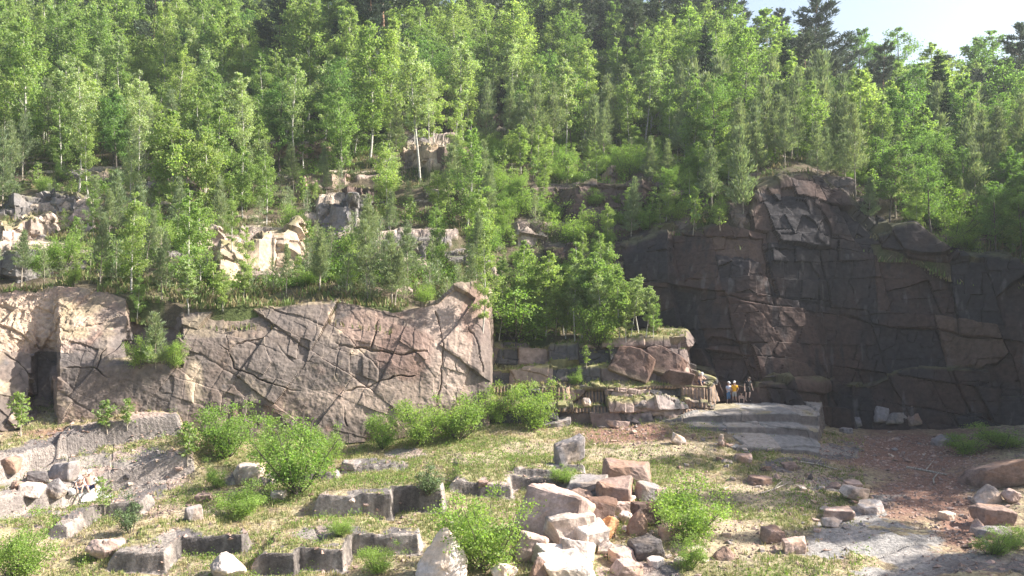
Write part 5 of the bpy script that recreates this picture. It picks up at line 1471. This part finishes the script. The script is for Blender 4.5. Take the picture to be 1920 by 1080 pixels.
tag(add_obj('undergrowth', leaves_mesh('brush', lp, None, .15, .7, leaf_mat('brush_leaf', (0.15, 0.23, 0.06), (0.15, 0.23, 0.06), .42), GR, .4)), 'leafy brush filling the ground between the trees', None, None, 'stuff')
# grass fringes on the rock steps and ledge tops
lv = np.array([v.co for v in ledges.data.vertices]); ln_ = np.empty(len(lv) * 3, np.float32); ledges.data.vertices.foreach_get('normal', ln_); ln_ = ln_.reshape(-1, 3)
ok = np.where(ln_[:, 2] > .75)[0]
tpx = topix(lv[ok])[0]; ok = ok[(tpx < 1285) | (tpx > 1345)]
pos = lv[GR.choice(ok, 1700)]
c = np.where((GR.random(len(pos)) < .6)[:, None], np.array((0.19, 0.25, 0.06)), np.array((0.34, 0.29, 0.13)))
tag(add_obj('ledge_grass', blades('ledge_grass', pos, GR.uniform(.05, .22, len(pos)), c, 5, .8, .025, .06)), 'grass and moss fringing the stepped rock ledges', None, None, 'stuff')
# ------------------------------------------------------------------ people
def flat_mat(name, c, rough=.8, c2=None, scale=30, stripe=False):
    m, t, b = new_mat(name)
    b.inputs['Roughness'].default_value = rough
    if c2 is None:
        n = t.nodes.new('ShaderNodeTexNoise'); n.inputs['Scale'].default_value = 14
        cr = t.nodes.new('ShaderNodeValToRGB')
        cr.color_ramp.elements[0].color = (*[x * .82 for x in c], 1); cr.color_ramp.elements[1].color = (*[min(1, x * 1.12) for x in c], 1)
        t.links.new(n.outputs['Fac'], cr.inputs[0])
    else:
        tc = t.nodes.new('ShaderNodeTexCoord')
        n = t.nodes.new('ShaderNodeTexWave' if stripe else 'ShaderNodeTexChecker')
        n.inputs['Scale'].default_value = scale
        if stripe: n.bands_direction = 'Z'
        t.links.new(tc.outputs['Object'], n.inputs['Vector'])
        cr = t.nodes.new('ShaderNodeValToRGB'); cr.color_ramp.elements[0].color = (*c, 1); cr.color_ramp.elements[1].color = (*c2, 1)
        cr.color_ramp.elements[0].position = .45; cr.color_ramp.elements[1].position = .55
        t.links.new(n.outputs['Fac'], cr.inputs[0])
    t.links.new(cr.outputs[0], b.inputs['Base Color'])
    return m
SKIN = flat_mat('skin', (0.52, 0.33, 0.25), .6); SKIN_P = flat_mat('pale_skin', (0.60, 0.42, 0.34), .6)
M_WHITE = flat_mat('white_cotton', (0.78, 0.77, 0.76)); M_BLACK = flat_mat('black_cloth', (0.02, 0.02, 0.024)); M_BLUE = flat_mat('blue_denim', (0.10, 0.22, 0.42))
M_YEL = flat_mat('yellow_cotton', (0.80, 0.42, 0.02)); M_STRIPE = flat_mat('striped_cotton', (0.72, 0.74, 0.80), .8, (0.22, 0.34, 0.62), 9, True)
M_CHECK = flat_mat('grey_check', (0.25, 0.27, 0.30), .8, (0.48, 0.50, 0.50), 26); M_NAVY = flat_mat('navy_cloth', (0.03, 0.05, 0.14)); M_HAIR = flat_mat('brown_hair', (0.05, 0.032, 0.02), .6); M_LIP = flat_mat('lips', (0.36, 0.14, 0.12), .5); M_EYE = flat_mat('eye', (0.03, 0.025, 0.02), .2)

def skin_obj(name, verts, edges, mat, parent, root=0, sub=1):
    """one continuous surface grown round a skeleton: verts = [(x, y, z, radius)]"""
    me = bpy.data.meshes.new(name)
    me.from_pydata([v[:3] for v in verts], edges, [])
    o = bpy.data.objects.new(name, me); COL.objects.link(o)
    md = o.modifiers.new('skin', 'SKIN'); md.use_smooth_shade = True
    for i, v in enumerate(verts):
        r = v[3] if isinstance(v[3], tuple) else (v[3], v[3])
        me.skin_vertices[0].data[i].radius = r
        me.skin_vertices[0].data[i].use_root = (i == root)
    s = o.modifiers.new('sub', 'SUBSURF'); s.levels = sub; s.render_levels = sub
    dg = bpy.context.evaluated_depsgraph_get()
    new = bpy.data.meshes.new_from_object(o.evaluated_get(dg))
    o.modifiers.clear(); o.data = new; bpy.data.meshes.remove(me)
    new.name = name
    new.materials.clear(); new.materials.append(mat)
    o.parent = parent
    return o

def person(loc, heading, J, scale, label, skin, top=None, bottom=None, hat=None, hair=None, long_bottom=False, bare_top=True, group=None):
    """J: joints in metres of a 1.75 m adult, x to the figure's left, -y ahead of it. A person faces -y (the camera) at heading 0"""
    r = bpy.data.objects.new('person', None); COL.objects.link(r)
    r.location = loc; r.rotation_euler = (0, 0, R(heading)); r.scale = (scale,) * 3
    tag(r, label, 'person', group)
    g = lambda k: np.array(J[k], float)
    V, E, ix = [], [], {}
    def add(k, p, rad, frm=None):
        ix[k] = len(V); V.append((*p, rad))
        if frm is not None: E.append((ix[frm], ix[k]))
    hs = J.get('hs', 1.0)
    nk, hd = g('neck'), g('head')
    up = (hd - nk) / np.linalg.norm(hd - nk); fw = np.array(J.get('look', (0, -1, 0)), float); fw -= fw.dot(up) * up; fw /= np.linalg.norm(fw); lf = np.cross(fw, up) * -1
    add('pelvis', g('pelvis'), (.145, .105)); add('waist', (g('pelvis') + g('chest')) / 2, (.125, .09), 'pelvis'); add('chest', g('chest'), (.155, .105), 'waist')
    add('neckbase', g('chest') * .35 + nk * .65, (.09, .07), 'chest'); add('neck', nk, .052, 'neckbase')
    add('jaw', nk + up * .075 * hs + fw * .022, (.062 * hs, .07 * hs), 'neck'); add('brow', nk + up * .15 * hs + fw * .012, (.077 * hs, .092 * hs), 'jaw'); add('crown', nk + up * .215 * hs, (.055 * hs, .065 * hs), 'brow')
    for sd_, s in (('l', 1), ('r', -1)):
        add('sh' + sd_, g('sh' + sd_), .058, 'chest'); add('el' + sd_, g('el' + sd_), .041, 'sh' + sd_); add('wr' + sd_, g('wr' + sd_), .028, 'el' + sd_)
        w, e = g('wr' + sd_), g('el' + sd_)
        d = (w - e) / np.linalg.norm(w - e); side = np.cross(d, fw); side /= np.linalg.norm(side) + 1e-9; n = np.cross(side, d)
        add('pm' + sd_, w + d * .05, (.036, .02), 'wr' + sd_)
        for f in range(4):
            b_ = w + d * .085 + side * (.024 - .016 * f)
            L = (.062, .072, .068, .052)[f]
            add(f'k{f}{sd_}', b_, .0095, 'pm' + sd_); add(f'm{f}{sd_}', b_ + d * L * .5 + n * .008, .0085, f'k{f}{sd_}'); add(f't{f}{sd_}', b_ + d * L * .9 + n * .026, .007, f'm{f}{sd_}')
        add('tb' + sd_, w + d * .035 + side * .038, .011, 'pm' + sd_); add('tt' + sd_, w + d * .075 + side * .05 + n * .015, .009, 'tb' + sd_)
        add('hp' + sd_, g('hp' + sd_), .088, 'pelvis'); add('th' + sd_, g('hp' + sd_) * .5 + g('kn' + sd_) * .5, .075, 'hp' + sd_); add('kn' + sd_, g('kn' + sd_), .053, 'th' + sd_)
        add('cf' + sd_, g('kn' + sd_) * .65 + g('an' + sd_) * .35, .054, 'kn' + sd_); add('an' + sd_, g('an' + sd_), .035, 'cf' + sd_)
        td = np.array(J.get('toe' + sd_, (0, -1, -.25)), float); td /= np.linalg.norm(td)
        add('ft' + sd_, g('an' + sd_) + td * .09 + (0, 0, -.045), .034, 'an' + sd_); add('to' + sd_, g('an' + sd_) + td * .17 + (0, 0, -.055), .022, 'ft' + sd_)
    skin_obj('body', V, E, skin, r)
    def bits(name, mat, pts, rad, sc=(1, 1, 1)):
        bm = bmesh.new()
        bmesh.ops.create_icosphere(bm, subdivisions=2, radius=rad)
        for v in bm.verts: v.co = Vector(pts) + Vector(lf * v.co.x * sc[0] + fw * v.co.y * sc[1] + up * v.co.z * sc[2])
        me = bpy.data.meshes.new(name); bm.to_mesh(me); bm.free(); me.shade_smooth(); me.materials.append(mat)
        return add_obj(name, me, r)
    hc = nk + up * .14 * hs
    for s in (1, -1):
        bits('eye', M_EYE, hc + fw * .088 * hs + lf * s * .031 * hs, .011 * hs); bits('ear', skin, hc + lf * s * .078 * hs - up * .008, .026 * hs, (.4, .7, 1.1))
    bits('nose', skin, hc + fw * .104 * hs - up * .032 * hs, .019 * hs, (.8, 1, 1.3)); bits('mouth', M_LIP, hc + fw * .088 * hs - up * .066 * hs, .018 * hs, (1.3, .5, .4))
    def cap_mesh(name, mat, cut, rad, visor):
        bm = bmesh.new()
        bmesh.ops.create_uvsphere(bm, u_segments=20, v_segments=12, radius=rad)
        bmesh.ops.delete(bm, geom=[v for v in bm.verts if v.co.z < cut * rad], context='VERTS')
        if visor:
            ring = [bm.verts.new((math.cos(a) * rad * .96, math.sin(a) * rad * 1.0, cut * rad + .01)) for a in np.linspace(R(25), R(155), 9)]
            out = [bm.verts.new((math.cos(a) * rad * .9, math.sin(a) * rad * 1.75, cut * rad - .012)) for a in np.linspace(R(38), R(142), 9)]
            for k in range(8): bm.faces.new((ring[k], ring[k + 1], out[k + 1], out[k]))
        bmesh.ops.solidify(bm, geom=bm.faces[:], thickness=.006)
        for v in bm.verts: v.co = Vector(hc + up * .035 * hs + lf * v.co.x * .92 + fw * v.co.y * 1.05 + up * v.co.z)
        me = bpy.data.meshes.new(name); bm.to_mesh(me); bm.free(); me.shade_smooth(); me.materials.append(mat)
        return add_obj(name, me, r)
    if hair: cap_mesh('hair', hair, -.15, .100 * hs, False)
    if hat: cap_mesh('cap', hat, .08, .108 * hs, True)
    if top:
        c = [(*g('pelvis') - (0, 0, .08), (.18, .14)), (*(g('pelvis') + g('chest')) / 2, (.168, .13)), (*g('chest'), (.172, .122)), (*(g('chest') * .4 + nk * .6), (.10, .08))]
        e = [(0, 1), (1, 2), (2, 3)]
        for s_ in 'lr':
            c.append((*g('sh' + s_), .072)); e.append((2, len(c) - 1)); c.append((*(g('sh' + s_) * .35 + g('el' + s_) * .65), .060)); e.append((len(c) - 2, len(c) - 1))
        skin_obj('shirt', c, e, top, r)
    if bottom:
        c = [(*g('pelvis') + (0, 0, .10), (.16, .125)), (*g('pelvis'), (.175, .135))]
        e = [(0, 1)]
        for s_ in 'lr':
            c.append((*g('hp' + s_), .105)); e.append((1, len(c) - 1))
            c.append((*(g('hp' + s_) * .45 + g('kn' + s_) * .55), .09)); e.append((len(c) - 2, len(c) - 1))
            c.append((*(g('hp' + s_) * .1 + g('kn' + s_) * .9), .078)); e.append((len(c) - 2, len(c) - 1))
            if long_bottom:
                c.append((*(g('kn' + s_) * .6 + g('an' + s_) * .4), .068)); e.append((len(c) - 2, len(c) - 1))
        skin_obj('trousers' if long_bottom else 'shorts', c, e, bottom, r, 1)
    return r

def standing(**k):
    J = dict(pelvis=(0, 0, .95), chest=(0, .01, 1.30), neck=(0, 0, 1.47), head=(0, -.01, 1.6), shl=(.19, 0, 1.40), shr=(-.19, 0, 1.40), ell=(.25, .03, 1.10), elr=(-.25, .03, 1.10), wrl=(.25, -.05, .86), wrr=(-.25, -.05, .86),
             hpl=(.09, 0, .90), hpr=(-.09, 0, .90), knl=(.10, -.02, .49), knr=(-.10, -.02, .49), anl=(.11, .02, .08), anr=(-.11, .02, .08))
    J.update(k)
    return J
# two children and the others on the rock shelf at the foot of the dark wall
def ledge(px, py): return at(px, py, [ground, rcliff, ledges])
sc = lambda p, hpx: hpx * p.y / FPX / 1.75
p = ledge(1366, 757)
person(p, 20, standing(hs=1.18, ell=(.24, -.04, 1.14), elr=(-.24, -.04, 1.14), wrl=(-.02, -.2, 1.18), wrr=(.05, -.22, 1.13), look=(.3, -1, 0)), sc(p, 41), 'child in white cap, striped top and blue trousers with folded arms', SKIN_P, M_STRIPE, M_BLUE, M_WHITE, M_HAIR, True)
p = ledge(1377, 757)
person(p, -15, standing(hs=1.18, ell=(.30, .05, 1.14), wrl=(.17, -.04, .95), look=(-.2, -1, -.1), knl=(.12, -.05, .49), anl=(.2, -.05, .08)), sc(p, 42), 'child in bright yellow shirt, checked shorts and white cap', SKIN, M_YEL, M_CHECK, M_WHITE, M_HAIR, False)
p = ledge(1390, 756)
person(p + Vector((0, 0, .02)), -10, dict(pelvis=(0, .10, .22), chest=(0, -.04, .52), neck=(0, -.10, .68), head=(0, -.13, .8), shl=(.17, -.05, .60), shr=(-.17, -.05, .60), ell=(.22, -.24, .42), elr=(-.22, -.24, .42), wrl=(.05, -.40, .46), wrr=(-.03, -.40, .45),
       hpl=(.10, .08, .22), hpr=(-.10, .08, .22), knl=(.20, -.30, .44), knr=(-.20, -.30, .44), anl=(.18, -.28, .08), anr=(-.18, -.28, .08), hs=1.15, look=(.1, -1, -.2)), .76, 'small child crouching low in dark shorts, between yellow shirt and adult', SKIN_P, None, M_BLACK, None, M_HAIR)
p = ledge(1402, 752)
person(p + Vector((0, .1, .02)), 18, standing(pelvis=(0, .06, .93), chest=(0, -.06, 1.25), neck=(0, -.13, 1.41), head=(0, -.19, 1.52), shl=(.19, -.07, 1.35), shr=(-.19, -.07, 1.35), ell=(.27, -.08, 1.06), elr=(-.26, -.06, 1.06), wrl=(.33, -.14, .82), wrr=(-.28, -.12, .80), knl=(.10, -.16, .52), anl=(.11, -.05, .10), look=(.1, -1, -.5)),
       .94, 'adult in dark sleeveless top and dark shorts stepping down at the shaded wall', SKIN_P, M_BLACK, M_BLACK, None, M_HAIR)
# sitting on the brink of a ledge, one leg hanging
p = ledge(1313, 721.5)
person(p + Vector((0, -.10, .03)), 12, dict(pelvis=(0, .12, .10), chest=(0, -.04, .42), neck=(0, -.12, .58), head=(0, -.18, .70), shl=(.18, -.06, .52), shr=(-.18, -.06, .52), ell=(.24, -.32, .40), elr=(-.24, -.30, .42), wrl=(-.03, -.44, .44), wrr=(.06, -.42, .47),
       hpl=(.10, .08, .10), hpr=(-.10, .08, .10), knl=(.12, -.36, .16), knr=(-.16, -.26, .46), anl=(.12, -.40, -.26), anr=(-.10, -.36, .07), hs=1.1, look=(-.1, -1, -.25)), .95, 'bare chested youth in white cap sitting on a ledge with one leg hanging', SKIN_P, None, M_NAVY, M_WHITE, M_HAIR)
# sunbathers on the pale slab
pm = at(168, 919)
person(pm + Vector((0, 0, .03)), 35, dict(pelvis=(0, .05, .10), chest=(0, .10, .44), neck=(0, .07, .62), head=(0, .03, .75), shl=(.20, .11, .54), shr=(-.20, .11, .54), ell=(.27, .26, .30), elr=(-.25, -.04, .28), wrl=(.27, .36, .06), wrr=(-.20, -.28, .22),
       hpl=(.10, .0, .10), hpr=(-.10, .0, .10), knl=(.20, -.42, .28), knr=(-.17, -.44, .24), anl=(.12, -.74, .07), anr=(-.14, -.78, .07), toel=(0, -1, .3), toer=(0, -1, .3), look=(-.6, -1, 0)), 1.12, 'bare chested man in white cap sitting on a white towel', SKIN, None, M_NAVY, M_WHITE, M_HAIR)
pc = at(150, 920)
person(pc + Vector((0, 0, .02)), 25, dict(pelvis=(0, .05, .10), chest=(0, .0, .42), neck=(0, -.06, .58), head=(0, -.10, .7), shl=(.17, -.02, .52), shr=(-.17, -.02, .52), ell=(.22, -.22, .34), elr=(-.22, -.22, .34), wrl=(.06, -.38, .30), wrr=(-.06, -.38, .28),
       hpl=(.10, .0, .10), hpr=(-.10, .0, .10), knl=(.16, -.34, .32), knr=(-.16, -.34, .32), anl=(.10, -.46, .07), anr=(-.10, -.46, .07), hs=1.15, look=(-.2, -1, -.1)), .84, 'child in white cap sitting beside the man on the slab', SKIN, None, M_BLUE, M_WHITE, M_HAIR)
# their towel and bag
bm = bmesh.new()
NX, NY = 26, 14
for j in range(NY + 1):
    for i in range(NX + 1):
        bm.verts.new((0, 0, 0))
bm.verts.ensure_lookup_table()
for j in range(NY + 1):
    for i in range(NX + 1):
        x = pm.x - .62 + 1.75 * i / NX; y = pm.y - .55 + .95 * j / NY + .15 * i / NX
        q = Vector((x, y, gz('ground', x, y) + .035 + .018 * math.sin(i * 1.3 + j) + .012 * math.sin(j * 2.1)))
        bm.verts[j * (NX + 1) + i].co = q
for j in range(NY):
    for i in range(NX):
        k = j * (NX + 1) + i
        bm.faces.new([bm.verts[q] for q in (k, k + 1, k + NX + 2, k + NX + 1)])
bmesh.ops.solidify(bm, geom=bm.faces[:], thickness=.02)
me = bpy.data.meshes.new('towel'); bm.to_mesh(me); bm.free(); me.shade_smooth(); me.materials.append(M_WHITE)
tag(add_obj('towel', me), 'white towel spread on the rock slab under the man', 'towel')
pb = at(132, 928)
bg = bpy.data.objects.new('bag', None); COL.objects.link(bg); bg.location = pb; bg.rotation_euler = (0, 0, R(-15))
tag(bg, 'small white and dark bag on the slab beside the seated child', 'bag')
def lump(name, sx, sy, sz, off, mat, par):
    bm = bmesh.new(); bmesh.ops.create_icosphere(bm, subdivisions=3, radius=1)
    for v in bm.verts:
        n = v.co.normalized(); q = (abs(n.x) ** 3 + abs(n.y) ** 3 + abs(n.z) ** 3) ** (-1 / 3)
        v.co = Vector((n.x * q * sx, n.y * q * sy, n.z * q * sz)) + Vector(off) + n * .015 * math.sin(9 * n.x + 7 * n.z)
    me = bpy.data.meshes.new(name); bm.to_mesh(me); bm.free(); me.shade_smooth(); me.materials.append(mat)
    return add_obj(name, me, par)
lump('bag_body', .26, .15, .15, (0, 0, .15), M_WHITE, bg); lump('pocket', .13, .05, .10, (-.1, -.13, .13), M_BLACK, bg)
w = Wood(); w.tube([(-.16, 0, .27), (-.1, 0, .40), (.1, 0, .40), (.16, 0, .27)], [.014] * 4, 6)
add_obj('handle', w.mesh('handle', M_BLACK), bg)
# ------------------------------------------------------------------ air
bm = bmesh.new()
bmesh.ops.create_cube(bm, size=1)
for v in bm.verts:
    v.co = Vector((v.co.x * 900, 165 + v.co.y * 470, 35 + v.co.z * 170))
me = bpy.data.meshes.new('haze'); bm.to_mesh(me); bm.free()
mh = bpy.data.materials.new('haze'); mh.use_nodes = True
th = mh.node_tree; th.nodes.remove(th.nodes['Principled BSDF'])
pv = th.nodes.new('ShaderNodeVolumePrincipled')
pv.inputs['Color'].default_value = (0.86, 0.93, 1.0, 1); pv.inputs['Density'].default_value = 0.00038; pv.inputs['Anisotropy'].default_value = 0.3
th.links.new(pv.outputs[0], th.nodes['Material Output'].inputs['Volume'])
me.materials.append(mh)
tag(add_obj('haze', me), 'pale blue air over the quarry', None, None, 'stuff')
